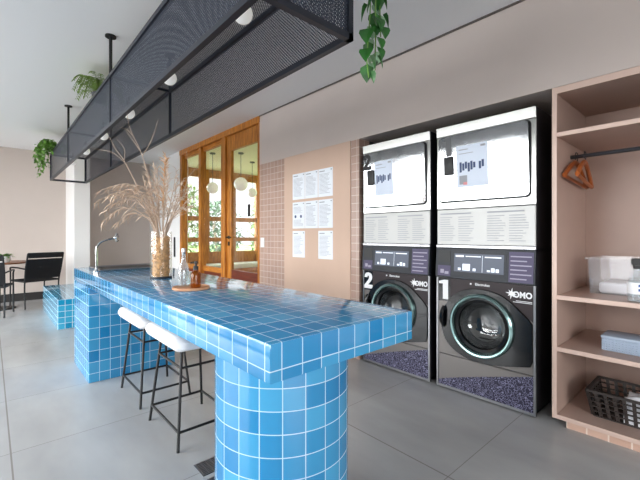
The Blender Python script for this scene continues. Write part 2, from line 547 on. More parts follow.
sbox('wall_niche_left', (WX + .15, WX + .85, 2.40, 2.50, 0, BZ), M['dark_trim'])
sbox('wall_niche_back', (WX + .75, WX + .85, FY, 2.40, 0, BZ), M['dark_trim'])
sbox('wall_right_near', (WX, WX + .75, FY, -.462, 0, BZ), M['bulk'])
sbox('wall_right_far', (WX, WX + .15, 6.90, BY, 0, CZ), M['white'])
# projecting white pier on the back wall
mb = MB(); mb.box(1.097, 1.34, 7.70, BY, 0, CZ, bev=.004, seg=1)
struct(mb.build('wall_pier', M['white']))
sbox('baseboard_back', (LX, 1.097, BY - .018, BY, 0, .14), M['dark_trim'])
sbox('baseboard_back_right', (1.34, WX, BY - .018, BY, 0, .14), M['dark_trim'])
# shadow gap between ceiling and right wall
sbox('trim_1', (WX - .012, WX, FY, 4.157, CZ - .012, CZ), M['gap'])
# left window wall
for nm, a in (('wall_left_sill', (LX - .15, LX, 1.2, 8.0, 0, .12)), ('wall_left_header', (LX - .15, LX, 1.2, 8.0, 2.66, CZ))):
    sbox(nm, a, M['white'])
edges = [1.2, 2.9, 4.6, 6.3, 8.0]
sbox('wall_left_near', (LX - .15, LX, FY, 1.2, 0, CZ), M['white'])
sbox('wall_left', (LX - .15, LX, 8.0, BY, 0, CZ), M['wall'])
for i, y in enumerate(edges):
    sbox('wall_left_post', (LX - .15, LX, max(1.2, y - .04), min(8.0, y + .04), .12, 2.66), M['white'])
for i in range(4):
    y0, y1 = edges[i] + .04, edges[i + 1] - .04
    mb = MB()
    for yy in (y0, (y0 + y1) / 2 - .02, y1 - .04): mb.box(LX - .11, LX - .05, yy, yy + .04, .12, 2.66)
    for zz in (.12, 2.62): mb.box(LX - .11, LX - .05, y0, y1, zz, zz + .04)
    struct(mb.build('window_%d' % (i + 1), M['black']))
sbox('floor_terrace', (-22, LX - .15, -16, 22, -.2, -.06), M['terrace'])

# ------------------------------------------------------------------ door unit
DX = WX + .10
mb = MB(); mb.box(WX, DX, 6.80, 6.90, 0, 2.70); mb.box(WX, DX, 5.99, 6.07, 0, 2.70); mb.box(WX, DX, 5.12, 5.25, 0, 2.70)
mb.box(WX, DX, 4.157, 4.20, 0, 2.70); mb.box(WX - .01, DX + .02, 4.157, 6.90, 2.685, CZ)
struct(mb.build('trim_door_frame', M['wood'])) ['label'] = 'honey wood frame around the glazed door and sidelights'
for k, (y0, y1) in enumerate(((6.07, 6.80), (5.25, 5.99))):
    mb = MB(); mb.box(WX + .05, DX, y0, y1, 2.62, 2.685); mb.box(WX + .05, DX, y0, y1, 0, .12)
    mb.box(WX + .05, DX, y0, y1, .60, .68)
    w = struct(mb.build('window_%d' % (5 + k), M['woodh']))
    g = MB(); g.box(WX + .072, WX + .08, y0, y1, .68, 2.62); g.build('glass_pane', M['glass'], w, world=True)
    g = MB(); g.box(WX + .066, WX + .086, y0, y1, .12, .60); g.build('kick_panel', M['kick'], w, world=True)
mb = MB()
mb.box(WX + .03, WX + .075, 4.985, 5.115, .01, 2.68, bev=.003, seg=1); mb.box(WX + .03, WX + .075, 4.205, 4.26, .01, 2.68, bev=.003, seg=1)
mb.box(WX + .03, WX + .075, 4.26, 4.985, 2.46, 2.68); mb.box(WX + .03, WX + .075, 4.26, 4.985, .01, .12)
door = struct(mb.build('door_1', M['wood'])); door['label'] = 'glazed honey wood door with black lever'
g = MB(); g.box(WX + .05, WX + .058, 4.26, 4.985, .68, 2.46); g.build('glass_pane', M['glass'], door, world=True)
g = MB(); g.box(WX + .035, WX + .07, 4.26, 4.985, .12, .68); g.build('kick_panel', M['kick'], door, world=True)
h = MB(); h.lathe([(0, 0), (.026, 0), (.026, .012), (.012, .014), (.012, .045), (0, .045)], (WX + .03, 5.05, 1.165), 16, Matrix.Rotation(R(-90), 3, 'Y'))
h.tube([(WX - .012, 5.06, 1.165), (WX - .012, 4.92, 1.165)], .010, 8)
h.box(WX + .018, WX + .03, 5.03, 5.07, 1.04, 1.10)
h.build('door_handle', M['black'], door, world=True)
mb = MB(); mb.box(WX + .044, WX + .05, 4.47, 4.54, 1.46, 1.63, bev=.004, seg=1)
tag(mb.build('door_tag', M['black']), 'small black rectangular plate fixed to the glass of the door', 'sign')
# light switch on the tiled wall
mb = MB(); mb.box(WX - .010, WX, 4.04, 4.125, 1.04, 1.165, bev=.004)
sw = tag(mb.build('light_switch', M['white'], base=(WX, 4.08, 1.04)), 'white switch plate on the clay tiles beside the glazed door', 'switch')
mb = MB(); mb.box(WX - .016, WX - .008, 4.065, 4.10, 1.075, 1.13, bev=.003); mb.build('rocker', M['white'], sw, world=True)
# dark slim plate on the white wall beyond the door
mb = MB(); mb.box(WX - .02, WX, 7.12, 7.17, .78, 1.16, bev=.006)
tag(mb.build('pull_handle', M['black']), 'slim black upright bar on the white wall past the door frame', 'handle')

# ------------------------------------------------------------------ room beyond the door
AX0, AX1, AY0, AY1, AZ = WX + .15, 6.6, 4.10, 9.5, 2.98
sbox('floor_annex', (WX + .10, 7.0, AY0 - .1, AY1 + .2, -.12, 0.002), M['annexfloor'])
sbox('ceiling_annex', (WX, 7.0, AY0 - .1, AY1 + .2, AZ, AZ + .12), M['cream'])
sbox('wall_annex_front', (WX + .15, 7.0, AY0 - .1, AY0, 0, AZ), M['cream'])
sbox('wall_annex_lintel', (WX + .02, WX + .15, 4.157, 6.9, CZ, AZ), M['cream'])
sbox('wall_annex_side', (WX, WX + .15, BY + .15, AY1 + .2, 0, AZ), M['cream'])
sbox('wall_annex_side_upper', (WX, WX + .15, 6.9, BY + .15, CZ, AZ), M['cream'])
# end wall of wooden windows
mb = MB()
for x in (2.86, 3.62, 4.40, 5.20, 6.00, 6.75): mb.box(x - .06, x + .06, AY1, AY1 + .12, 0, AZ)
for z0, z1 in ((2.76, AZ), (1.58, 1.70), (1.02, 1.13), (0.62, .74)): mb.box(2.8, 6.8, AY1 + .01, AY1 + .11, z0, z1)
mb.box(2.8, 6.8, AY1 + .03, AY1 + .09, 0, .62)
w7 = struct(mb.build('window_7', M['wood']))
g = MB(); g.box(2.8, 6.8, AY1 + .055, AY1 + .062, .62, 2.76); g.build('glass_pane', M['glass'], w7, world=True)
mb = MB()
for y in (4.2, 5.9, 7.6, 9.4): mb.box(AX1 + .2, AX1 + .3, y - .05, y + .05, 0, AZ)
for z in (0.0, 1.0, 2.82): mb.box(AX1 + .2, AX1 + .3, AY0, AY1, z, z + .12)
struct(mb.build('window_8', M['wood']))  # unseen side window, added to light the room beyond the door
# long pale bench under the windows
t = thing('bench', 'long pale cushioned bench under the windows of the room beyond the door', 'bench', (4.9, 9.1, 0))
mb = MB(); mb.box(3.2, 6.5, 8.86, 9.42, .002, .30); mb.build('bench_base', M['wood'], t, world=True)
mb = MB(); mb.box(3.2, 6.5, 8.84, 9.44, .30, .43, bev=.03, seg=3); mb.build('cushion', M['bench_white'], t, world=True)
# pendant globes
for (x, y, z, r, lb) in ((3.60, 7.52, 2.22, .125, 'left globe pendant seen through the narrow pane beside the door'),
                         (4.05, 7.10, 2.30, .15, 'largest globe pendant, on a long cord behind the door glass'),
                         (4.76, 7.80, 2.23, .115, 'smallest globe pendant, rightmost behind the door glass')):
    t = thing('pendant_lamp', lb, 'lamp', (x, y, z - r))
    mb = MB(); mb.sphere((x, y, z), r, 24); mb.build('globe_shade', M['globe'], t, world=True)
    mb = MB(); mb.tube([(x, y, z + r - .005), (x, y, AZ - .02)], .006, 6); mb.build('cord', M['black'], t, world=True)
    mb = MB(); mb.lathe([(0, 0), (.06, 0), (.06, .025), (0, .025)], (x, y, AZ - .025), 20); mb.build('ceiling_rose', M['black'], t, world=True)
sbox('ground_garden', (2.0, 40, AY1 + .2, 45, -.25, -.10), M['lawn'])
sbox('ground_front', (-22, 7, -30, FY - .2, -.25, -.10), M['terrace'])
sbox('ground_garden_side', (7.0, 40, -10, AY1 + .2, -.25, -.10), M['lawn'])
def shrub(x, y, h, w, mt, lb, n=900):
    t = thing('garden_shrub', lb, 'shrub', (x, y, -.10))
    mb = MB()
    for k in range(n):
        a = random.uniform(0, 2 * PI); u = random.random() ** .5; q = random.uniform(-1, 1)
        p = Vector((math.cos(a) * w * u * math.sqrt(1 - q * q * .8), math.sin(a) * w * u * math.sqrt(1 - q * q * .8), h * (.55 + .45 * q)))
        d = Vector((random.uniform(-1, 1), random.uniform(-1, 1), random.uniform(-.6, 1)))
        mb.leaf(p, d, (random.uniform(-.5, .5), random.uniform(-.5, .5), 1), random.uniform(.12, .24), random.uniform(.06, .11), .3)
    mb.build('foliage', mt, t, closed=False, smooth=False)
    mb = MB()
    for k in range(4):
        a = k * 1.7
        mb.tube([(0, 0, 0), (math.cos(a) * w * .2, math.sin(a) * w * .2, h * .4), (math.cos(a) * w * .4, math.sin(a) * w * .4, h * .75)], [.04, .03, .012], 6)
    mb.build('stem', M['stem_dry'], t)
shrub(4.4, 11.4, 2.9, .8, M['shrub'], 'rounded pale green shrub outside, behind the narrow left pane')
shrub(6.1, 12.2, 2.5, .85, M['shrub2'], 'darker green shrub outside, behind the pane next to the door')
shrub(7.8, 11.6, 2.9, .8, M['shrub'], 'light green shrub outside, behind the door glass')
shrub(9.6, 12.4, 3.2, .9, M['shrub2'], 'tall green shrub outside at the right edge of the door glass')

# ------------------------------------------------------------------ tiled counter
CX0, CX1, CY0, CY1, CT, CB = .590, 1.287, .873, 4.14, .890, .774
TX, TY = .0775, .0955
def cuv(f, co, n):
    if abs(n.z) > .5: return ((co.x - .632) / TX, (co.y - .899) / TY)
    if abs(n.x) > abs(n.y): return ((co.y - .899) / TY, (co.z - .81) / .08)
    return ((co.x - .632) / TX, (co.z - .81) / .08)
def buv(f, co, n):
    if abs(n.x) > abs(n.y): return ((co.y - 3.464) / .0955 + .02, (co.z - .81) / .092)
    return ((co.x - .593) / .0785 + .02, (co.z - .81) / .092)
ct = thing('bar_counter', 'long bar counter covered in blue square glazed tiles', 'counter', (.94, 2.5, 0))
mb = MB(); mb.box(CX0, CX1, CY0, CY1, CB, CT, bev=.005, seg=2)
mb.build('countertop', M['blue'], ct, world=True, uvf=cuv)
mb = MB(); mb.box(CX0 + .003, CX1 - .003, 3.464, CY1 - .003, 0, CB, bev=.003, seg=1)
mb.build('end_pier', M['blue'], ct, world=True, uvf=buv)
PR = .283; PC = (.945, 1.300)
def puv(f, co, n):
    c = f.calc_center_median()
    a0 = math.atan2(c.y - PC[1], c.x - PC[0]); a = math.atan2(co.y - PC[1], co.x - PC[0])
    if a - a0 > PI: a -= 2 * PI
    if a - a0 < -PI: a += 2 * PI
    if abs(n.z) > .7: return (co.x / .08, co.y / .08)
    return (a * 21 / (2 * PI) + .35, (co.z - CB + .04) / .083)
mb = MB(); mb.lathe([(0, 0), (PR, 0), (PR, CB), (0, CB)], (PC[0], PC[1], 0), 84)
mb.build('pillar', M['blue'], ct, world=True, uvf=puv)
mb = MB()
sx0, sx1, sy0, sy1 = .70, 1.24, 3.62, 4.09
for a in ((sx0, sx1, sy0, sy0 + .03), (sx0, sx1, sy1 - .03, sy1), (sx0, sx0 + .03, sy0, sy1), (sx1 - .03, sx1, sy0, sy1)):
    mb.box(*a, CT, CT + .014, bev=.004, seg=1)
sk = mb.build('sink_rim', M['greychrome'], ct, world=True)
mb = MB(); mb.box(sx0 + .02, sx1 - .02, sy0 + .02, sy1 - .02, CT, CT + .004); mb.build('sink_bowl', M['machine_side'], sk, world=True)

# low tiled bench beside the pier
def benchuv(f, co, n):
    if abs(n.z) > .5: return ((co.x - .636) / .078, (co.y - 5.68) / .095)
    if abs(n.x) > abs(n.y): return ((co.y - 5.68) / .095, (co.z - .379) / .0758)
    return ((co.x - .636) / .078, (co.z - .379) / .0758)
mb = MB(); mb.box(.636, 1.16, 5.68, 7.42, 0, .379, bev=.004, seg=1)
tag(mb.build('tiled_bench', M['teal'], uvf=benchuv), 'low bench block in turquoise tiles on the floor behind the counter', 'bench')

# faucet on the counter
fx, fy = .665, 3.56
t = thing('faucet', 'slim chrome swan neck faucet at the far end of the blue counter', 'faucet', (fx, fy, CT))
mb = MB(); mb.lathe([(0, 0), (.026, 0), (.026, .012), (.013, .018), (.013, .03), (0, .03)], (fx, fy, CT), 18); mb.build('base_flange', M['chrome'], t, world=True)
mb = MB(); mb.tube(smoothpath([(fx, fy, CT + .02), (fx, fy, CT + .12), (fx + .002, fy, CT + .20), (fx + .028, fy, CT + .245), (fx + .075, fy, CT + .268), (fx + .135, fy, CT + .283)]), .008, 10)
mb.build('spout', M['chrome'], t, world=True)
mb = MB(); cx_, cz_ = fx + .145, CT + .287
mb.sphere((cx_, fy, cz_), .018, 12)
for k in range(5):
    a = k * 2 * PI / 5 + .3
    mb.tube([(cx_, fy, cz_), (cx_ + .012, fy + math.cos(a) * .036, cz_ + math.sin(a) * .036)], [.008, .010], 8)
mb.build('star_handle', M['chrome'], t, world=True)

# ------------------------------------------------------------------ stools
def make_stool(loc, lb):
    t = thing('bar_stool', lb, 'stool', loc)
    fx_, fy_, tx_, ty_, tz = .175, .24, .125, .165, .565
    def at(sx, sy, z):
        k = z / tz
        return Vector((sx * (fx_ + (tx_ - fx_) * k), sy * (fy_ + (ty_ - fy_) * k), z))
    mb = MB(); vs = mb.box(-.245, .20, -.280, .280, .535, .645, bev=.054, seg=7)
    for v in vs:
        x, y = v.co.x, v.co.y
        back = max(0.0, (-x - .02) / .2)
        side = abs(y) / .262
        v.co.z += .042 * back ** 2 * (1 if v.co.z > .59 else .5) * (1 - .8 * side ** 2) - .018 * side ** 2 * (1 if v.co.z > .59 else -1) - .006
        if abs(y) > .10: v.co.x *= 1 - .26 * ((abs(y) - .10) / .162) ** 2
    s = mb.build('seat', M['seat'], t, ang=60)
    for sx in (-1, 1):
        for sy in (-1, 1):
            mb = MB(); mb.tube([at(sx, sy, 0), at(sx, sy, tz)], .0088, 8); mb.build('leg', M['black'], t)
    mb = MB(); z = .10
    P = [at(-1, -1, z), at(1, -1, z), at(1, 1, z), at(-1, 1, z)]
    for a, b_ in zip(P, P[1:] + P[:1]): mb.tube([a, b_], .0078, 8)
    mb.build('foot_ring', M['black'], t)
    mb = MB(); z = .44
    P = [at(-1, -1, z), at(1, -1, z), at(1, 1, z), at(-1, 1, z)]
    for a, b_ in zip(P, P[1:] + P[:1]): mb.tube([a, b_], .0072, 8)
    mb.build('stretcher', M['black'], t)
    mb = MB(); z = .548
    P = [at(-1, -1, z), at(1, -1, z), at(1, 1, z), at(-1, 1, z)]
    for a, b_ in zip(P, P[1:] + P[:1]): mb.tube([a, b_], .0085, 8)
    mb.build('seat_frame', M['black'], t)
    return t
st = make_stool((.947, 2.277, 0), 'white padded bar stool with black wire legs, the one nearer the round pillar')
dup(st, (.947, 2.96, 0), label='white padded bar stool with black wire legs, the one nearer the tiled end block', group='bar stools at the counter')
st['group'] = 'bar stools at the counter'

# ------------------------------------------------------------------ things on the counter
VX, VY = .925, 2.765
t = thing('glass_vase', 'tall clear cylinder vase filled with tan shells on the blue counter', 'vase', (VX, VY, CT))
mb = MB(); mb.lathe([(0, 0), (.073, 0), (.073, .335), (.069, .335), (.069, .012), (0, .012)], (VX, VY, CT), 40); mb.build('glass_cylinder', M['vaseglass'], t, world=True)
mb = MB(); mb.lathe([(0, 0), (.0745, 0), (.0745, .010), (0, .010)], (VX, VY, CT), 40); mb.build('dark_base', M['pot_dark'], t, world=True)
mb = MB(); mb.lathe([(0, .013), (.055, .013), (.055, .290), (0, .290)], (VX, VY, CT), 24)
for k in range(470):
    a = random.uniform(0, 2 * PI); z = random.uniform(.025, .300); rr = random.uniform(.045, .058)
    c = Vector((VX + rr * math.cos(a), VY + rr * math.sin(a), CT + z))
    d = Vector((random.uniform(-1, 1), random.uniform(-1, 1), random.uniform(-1, 1))).normalized() * .008
    mb.tube([c - d, c, c + d], [.003, random.uniform(.006, .009), .003], 6, flat=.6)
sf = mb.build('shell_fill', M['shell'], world=False); tag(sf, 'tan shells and chips filling the clear vase', 'shells'); sf['kind'] = 'stuff'

Fw = Vector((.6665, .7455, 0)); Rt = Vector((.7455, -.6665, 0)); Up = Vector((0, 0, 1))
V0 = Vector((VX, VY, 0))
def vp(r, z, d=0.0):
    """point in the bouquet: r across, z height, d in depth (metres)"""
    return V0 + Rt * r + Fw * d + Up * z
def stem(name, lb, cat, pts, group=None, feather=None, leafm=None, r0=.0042, twigs=(), dens=26, fl=.06, droop=.6, start=.4):
    base = pts[0]
    t = thing(name, lb, cat, base, 0, group)
    path = smoothpath(pts, 6)
    mb = MB(); n = len(path)
    mb.tube(path, [r0 * (1 - .75 * i / (n - 1)) for i in range(n)], 6)
    for tw in twigs:
        tp = smoothpath(tw, 4); k = len(tp)
        mb.tube(tp, [r0 * .6 * (1 - .7 * i / (k - 1)) for i in range(k)], 5)
    mb.build('twig', M['stem_dry'], t, world=True)
    if feather:
        mb = MB()
        for i in range(dens):
            q = start + (1 - start) * (i + random.random()) / dens
            j = min(n - 2, int(q * (n - 1))); p = path[j].lerp(path[j + 1], q * (n - 1) - j)
            tg = (path[j + 1] - path[j]).normalized()
            side = Vector((random.uniform(-1, 1), random.uniform(-1, 1), random.uniform(-1, .6)))
            d = tg * 1.0 + side * .75
            mb.leaf(p, d, Vector((random.uniform(-1, 1), random.uniform(-1, 1), 1)), fl * random.uniform(.6, 1.25) * (1.15 - .35 * q), .0072 * random.uniform(.8, 1.4), droop)
        mb.build('plume', leafm or M['plume'], t, world=True, closed=False)
    return t
zb = 1.168
s_ = .00718
def q(px, py, d=0.0):
    return vp((px - 162) * s_ * (1 + d / 2.65), 1.2 + (235 - py) * s_ * (1 + d / 2.65), d)
# bare twigs
stem('bare_twig', 'bare forked twig reaching far up left out of the vase', 'twig',
     [q(163, 246, 0), q(152, 222, .02), q(137, 190, .05), q(120, 160, .08), q(110, 148, .1), q(103, 136, .12)],
     'bare twigs in the vase', twigs=[[q(122, 163, .08), q(112, 152, .03), q(100, 149, .02), q(91, 147, .0)], [q(120, 160, .08), q(118, 148, .12), q(108, 138, .16)]])
stem('bare_twig', 'bare upright twig standing highest above the vase', 'twig',
     [q(161, 246, .02), q(157, 215, -.02), q(153, 180, -.04), q(146, 150, -.08), q(137, 128, -.1), q(134, 106, -.12)],
     'bare twigs in the vase', twigs=[[q(146, 150, -.08), q(137, 140, -.05), q(128, 130, -.02)], [q(148, 155, -.08), q(158, 140, -.1), q(168, 118, -.14)], [q(139, 134, -.1), q(133, 128, -.1), q(127, 126, -.12)]])
stem('bare_twig', 'bare twig with side shoots on the right of the vase', 'twig',
     [q(164, 246, -.02), q(172, 220, .0), q(182, 196, .03), q(186, 172, .06), q(183, 150, .08)],
     'bare twigs in the vase', twigs=[[q(180, 200, .02), q(190, 196, 0), q(203, 199, -.03)], [q(185, 178, .05), q(195, 166, .06), q(199, 158, .05)], [q(170, 222, 0), q(182, 216, -.05), q(194, 212, -.06)]])
stem('dried_plume', 'upright tan plume in the middle of the vase', 'dried plume',
     [q(163, 246), q(164, 215), q(165, 190), q(166, 170), q(167, 156)], 'dried plumes in the vase', True, M['plume_tan'], dens=100, fl=.062, droop=.2, start=.3)
left_tips = [((92, 203), (128, 193)), ((101, 192), (136, 185)), ((95, 212), (130, 200)), ((108, 224), (135, 208)), ((122, 224), (142, 214)), ((112, 200), (138, 192)), ((118, 186), (145, 188)), ((126, 194), (146, 198)), ((100, 205), (128, 190))]
for i, (tp, md) in enumerate(left_tips):
    d = random.uniform(-.14, .14)
    stem('dried_plume', 'pale dry grass plume arching left over the edge of the vase', 'dried plume',
         [q(160 + random.uniform(-2, 2), 246), q((160 + md[0]) / 2 + 4, (232 + md[1]) / 2, d * .3), q(*md, d * .7), q((md[0] + tp[0]) / 2, min(md[1], tp[1]) - 2 + (max(md[1], tp[1]) - min(md[1], tp[1])) * .3, d), q(*tp, d * 1.2)],
         'dried plumes arching left', True, dens=30, fl=.068, droop=.9, start=.4)
up_tips = [(145, 175), (152, 168), (157, 180), (150, 190), (172, 165), (176, 180), (143, 186), (160, 165), (148, 166), (178, 170), (154, 174), (169, 178), (138, 180)]
for i, tp in enumerate(up_tips):
    d = random.uniform(-.12, .12)
    stem('dried_plume', 'pale dry grass plume standing upright in the vase', 'dried plume',
         [q(162 + random.uniform(-3, 3), 246), q(162 + (tp[0] - 162) * .35, 222, d * .3), q(162 + (tp[0] - 162) * .7, (tp[1] + 222) / 2, d * .7), q(*tp, d)],
         'dried plumes standing upright', True, dens=34, fl=.06, droop=.5, start=.35)
for i, tp in enumerate([(192, 186), (200, 196), (186, 198), (190, 208), (186, 178), (196, 206), (181, 188)]):
    d = random.uniform(-.1, .1)
    stem('dried_plume', 'sparse dry grass plume leaning right towards the door', 'dried plume',
         [q(164 + random.uniform(-2, 2), 246), q(170, 224, d * .3), q(162 + (tp[0] - 162) * .75, (tp[1] + 218) / 2 - 4, d * .7), q(*tp, d)],
         'dried plumes leaning right', True, dens=20, fl=.05, droop=.6, start=.45)

# tray, carafe, amber bottle
TXc, TYc = .862, 2.075
mb = MB(); mb.lathe([(0, 0), (.098, 0), (.103, .004), (.103, .013), (.098, .016), (.093, .011), (0, .010)], (TXc, TYc, CT), 40)
tag(mb.build('round_tray', M['traywood'], base=(TXc, TYc, CT)), 'small round wooden tray on the blue counter holding two bottles', 'tray')
bx, by, bz = TXc + .012, TYc - .035, CT + .010
t = thing('dispenser_bottle', 'brown amber glass bottle with black top on the wooden tray', 'bottle', (bx, by, bz))
mb = MB(); mb.lathe([(0, 0), (.026, 0), (.028, .004), (.028, .078), (.024, .088), (.012, .094), (.012, .104), (0, .104)], (bx, by, bz), 28); mb.build('bottle_body', M['amber'], t, world=True)
mb = MB(); mb.lathe([(0, .102), (.0145, .102), (.0145, .122), (.006, .125), (.006, .138), (.010, .140), (.010, .150), (0, .150)], (bx, by, bz), 18)
mb.tube([(bx, by, bz + .145), (bx - .018, by + .012, bz + .145), (bx - .024, by + .016, bz + .14)], .004, 6)
mb.build('pump_top', M['spout_black'], t, world=True)
bx, by = TXc - .022, TYc + .055
t = thing('carafe', 'clear slim glass bottle with stopper, left on the wooden tray', 'bottle', (bx, by, bz))
mb = MB(); mb.lathe([(0, 0), (.030, 0), (.033, .005), (.033, .085), (.028, .115), (.014, .150), (.012, .19), (.014, .195), (.011, .195), (.010, .15), (.025, .115), (.030, .085), (.030, .008), (0, .008)], (bx, by, bz), 28)
mb.build('bottle_body', M['clear'], t, world=True)
mb = MB(); mb.lathe([(0, .183), (.0095, .183), (.0095, .197), (.014, .2), (.012, .222), (0, .224)], (bx, by, bz), 16); mb.build('stopper', M['greychrome'], t, world=True)

# ------------------------------------------------------------------ hanging mesh trough
UX0, UX1, UY0, UY1, UZ0, UZ1 = .695, 1.184, 1.105, 7.10, 2.048, 2.465
tr = thing('hanging_trough', 'long black metal mesh trough hung from the ceiling over the counter', 'hanging rack', ((UX0 + UX1) / 2, (UY0 + UY1) / 2, UZ0))
w = .028
mb = MB()
h_ = w / 2
for x in (UX0 + h_, UX1 - h_):
    for z in (UZ0 + h_, UZ1 - h_):
        mb.bar((x, UY0, z), (x, UY1, z), w)
for y in (UY0 + h_, UY1 - h_):
    for z in (UZ0 + h_, UZ1 - h_):
        mb.bar((UX0, y, z), (UX1, y, z), w)
    for x in (UX0 + h_, UX1 - h_):
        mb.bar((x, y, UZ0), (x, y, UZ1), w)
for y in (3.27, 5.38):
    for x in (UX0 + h_, UX1 - h_): mb.bar((x, y, UZ0), (x, y, UZ1), .02)
    mb.bar((UX0, y, UZ1 - h_), (UX1, y, UZ1 - h_), .02)
mb.build('frame', M['black_rail'], tr, world=True)
def panel(nm, a):
    mb = MB(); mb.box(*a); mb.build(nm, M['mesh'], tr, world=True, smooth=False)
panel('mesh_panel', (UX0 + .011, UX0 + .0135, UY0 + .02, UY1 - .02, UZ0 + .02, UZ1 - .02))
panel('mesh_panel', (UX1 - .0135, UX1 - .011, UY0 + .02, UY1 - .02, UZ0 + .02, UZ1 - .02))
panel('mesh_end', (UX0 + .02, UX1 - .02, UY0 + .011, UY0 + .0135, UZ0 + .02, UZ1 - .02))
panel('mesh_shelf', (UX0 + .02, UX1 - .02, UY0 + .02, UY1 - .02, UZ1 - .0135, UZ1 - .011))
for y in (1.16, 3.27, 5.38):
    for x in (UX0 + h_, UX1 - h_):
        mb = MB(); mb.tube([(x, y, UZ1 - .01), (x, y, CZ - .008)], .012, 10); mb.lathe([(0, 0), (.04, 0), (.04, .012), (0, .012)], (x, y, CZ - .012), 20)
        mb.build('suspension_rod', M['black'], tr, world=True)
ords = ['nearest the camera', 'second from the near end', 'third from the near end', 'fourth from the near end', 'fifth from the near end', 'farthest from the camera']
for k in range(6):
    x, y, z = .94, 1.63 + 1.012 * k, 2.305
    t = thing('globe_bulb', 'white globe bulb inside the hanging mesh trough, ' + ords[k], 'bulb', (x, y, z - .05), 0, 'globe bulbs in the mesh trough')
    if k == 0:
        mb = MB(); mb.sphere((x, y, z), .05, 24); mb.build('bulb_glass', M['globe'], t, world=True); g0 = t
        mb = MB(); mb.lathe([(0, .04), (.018, .04), (.018, .10), (.006, .105), (.006, .148), (0, .148)], (x, y, z), 14); mb.build('lamp_holder', M['black'], t, world=True)
    else:
        for ch in [o for o in list(C.objects) if o.parent == g0]:
            c = ch.copy(); C.objects.link(c); c.parent = t

# plants on the trough
def pot(t, x, y, z, r, h, mt):
    mb = MB(); mb.lathe([(0, 0), (r * .78, 0), (r, h), (r * .93, h), (r * .9, h * .88), (0, h * .88)], (x, y, z), 24); p = mb.build('pot', mt, t, world=True)
    mb = MB(); mb.lathe([(0, 0), (r * .9, 0), (0, .004)], (x, y, z + h * .88), 20); mb.build('soil', M['soil'], p, world=True)
# pothos near end
px_, py_ = 1.085, 1.23
t = thing('trailing_plant', 'glossy heart leaved vine hanging from the near end of the mesh trough', 'plant', (px_, py_, UZ1))
pot(t, px_, py_, UZ1, .075, .11, M['pot_dark'])
vines = [([(1.12, 1.2, 2.56), (1.21, 1.13, 2.58), (1.262, 1.085, 2.45), (1.268, 1.08, 2.25), (1.262, 1.085, 2.10), (1.255, 1.09, 1.99), (1.262, 1.085, 1.905)], 'leaf', 15),
         ([(1.12, 1.19, 2.56), (1.23, 1.10, 2.56), (1.285, 1.06, 2.40), (1.282, 1.062, 2.22), (1.284, 1.064, 2.08), (1.278, 1.064, 1.97)], 'leaf', 14),
         ([(1.12, 1.21, 2.56), (1.25, 1.12, 2.57), (1.305, 1.09, 2.44), (1.318, 1.07, 2.26), (1.322, 1.065, 2.1)], 'leaf', 10),
         ([(1.12, 1.21, 2.56), (1.25, 1.14, 2.57), (1.32, 1.12, 2.40), (1.328, 1.10, 2.22), (1.326, 1.10, 2.05), (1.324, 1.10, 1.96)], 'leaf_pale', 13)]
bm_v, bm_l, bm_p = MB(), MB(), MB()
for pts, lm, n in vines:
    path = smoothpath(pts, 8)
    bm_v.tube(path, .0028, 6)
    for i in range(n):
        f = .12 + .87 * (i + .5 * random.random()) / n
        p = path[int(f * (len(path) - 1))]
        a = random.uniform(0, 2 * PI)
        out = Vector((math.cos(a), math.sin(a), 0))
        d = out * .55 + Vector((0, 0, -.9))
        sz = random.uniform(.06, .09) * (1 - .45 * max(0, f - .6))
        (bm_p if lm == 'leaf_pale' else bm_l).leaf(p + out * .012, d, out + Vector((0, 0, .3)), sz * (0.75 if lm == 'leaf_pale' else 1.0), sz * .82, .2, heart=True)
bm_v.build('vine', M['leaf_mid'], t, world=True)
bm_l.build('foliage', M['leaf'], t, world=True, closed=False)
bm_p.build('pale_foliage', M['leaf_pale'], t, world=True, closed=False)
# fern in the middle
px_, py_ = .775, 4.02
t = thing('potted_fern', 'feathery light green fern on top of the mesh trough beside a rod', 'plant', (px_, py_, UZ1))
pot(t, px_, py_, UZ1, .065, .08, M['pot_dark'])
mb = MB(); mv = MB()
for k in range(46):
    a = random.uniform(0, 2 * PI); ln = random.uniform(.10, .24); up_ = random.uniform(.04, .17)
    d = Vector((math.cos(a), math.sin(a), 0))
    base = Vector((px_, py_, UZ1 + .07))
    path = smoothpath([base, base + d * ln * .35 + Up * up_ * .8, base + d * ln * .75 + Up * up_, base + d * ln + Up * (up_ - random.uniform(.03, .14))], 5)
    mv.tube(path, .0016, 4)
    for j in range(2, len(path) - 1):
        tg = (path[j + 1] - path[j]).normalized(); sd = tg.cross(Up).normalized()
        for s in (-1, 1):
            mb.leaf(path[j], sd * s + tg * .6, Up, .036, .012, .3)
mv.build('frond_stem', M['leaf_fern'], t, world=True); mb.build('foliage', M['leaf_fern'], t, world=True, closed=False)
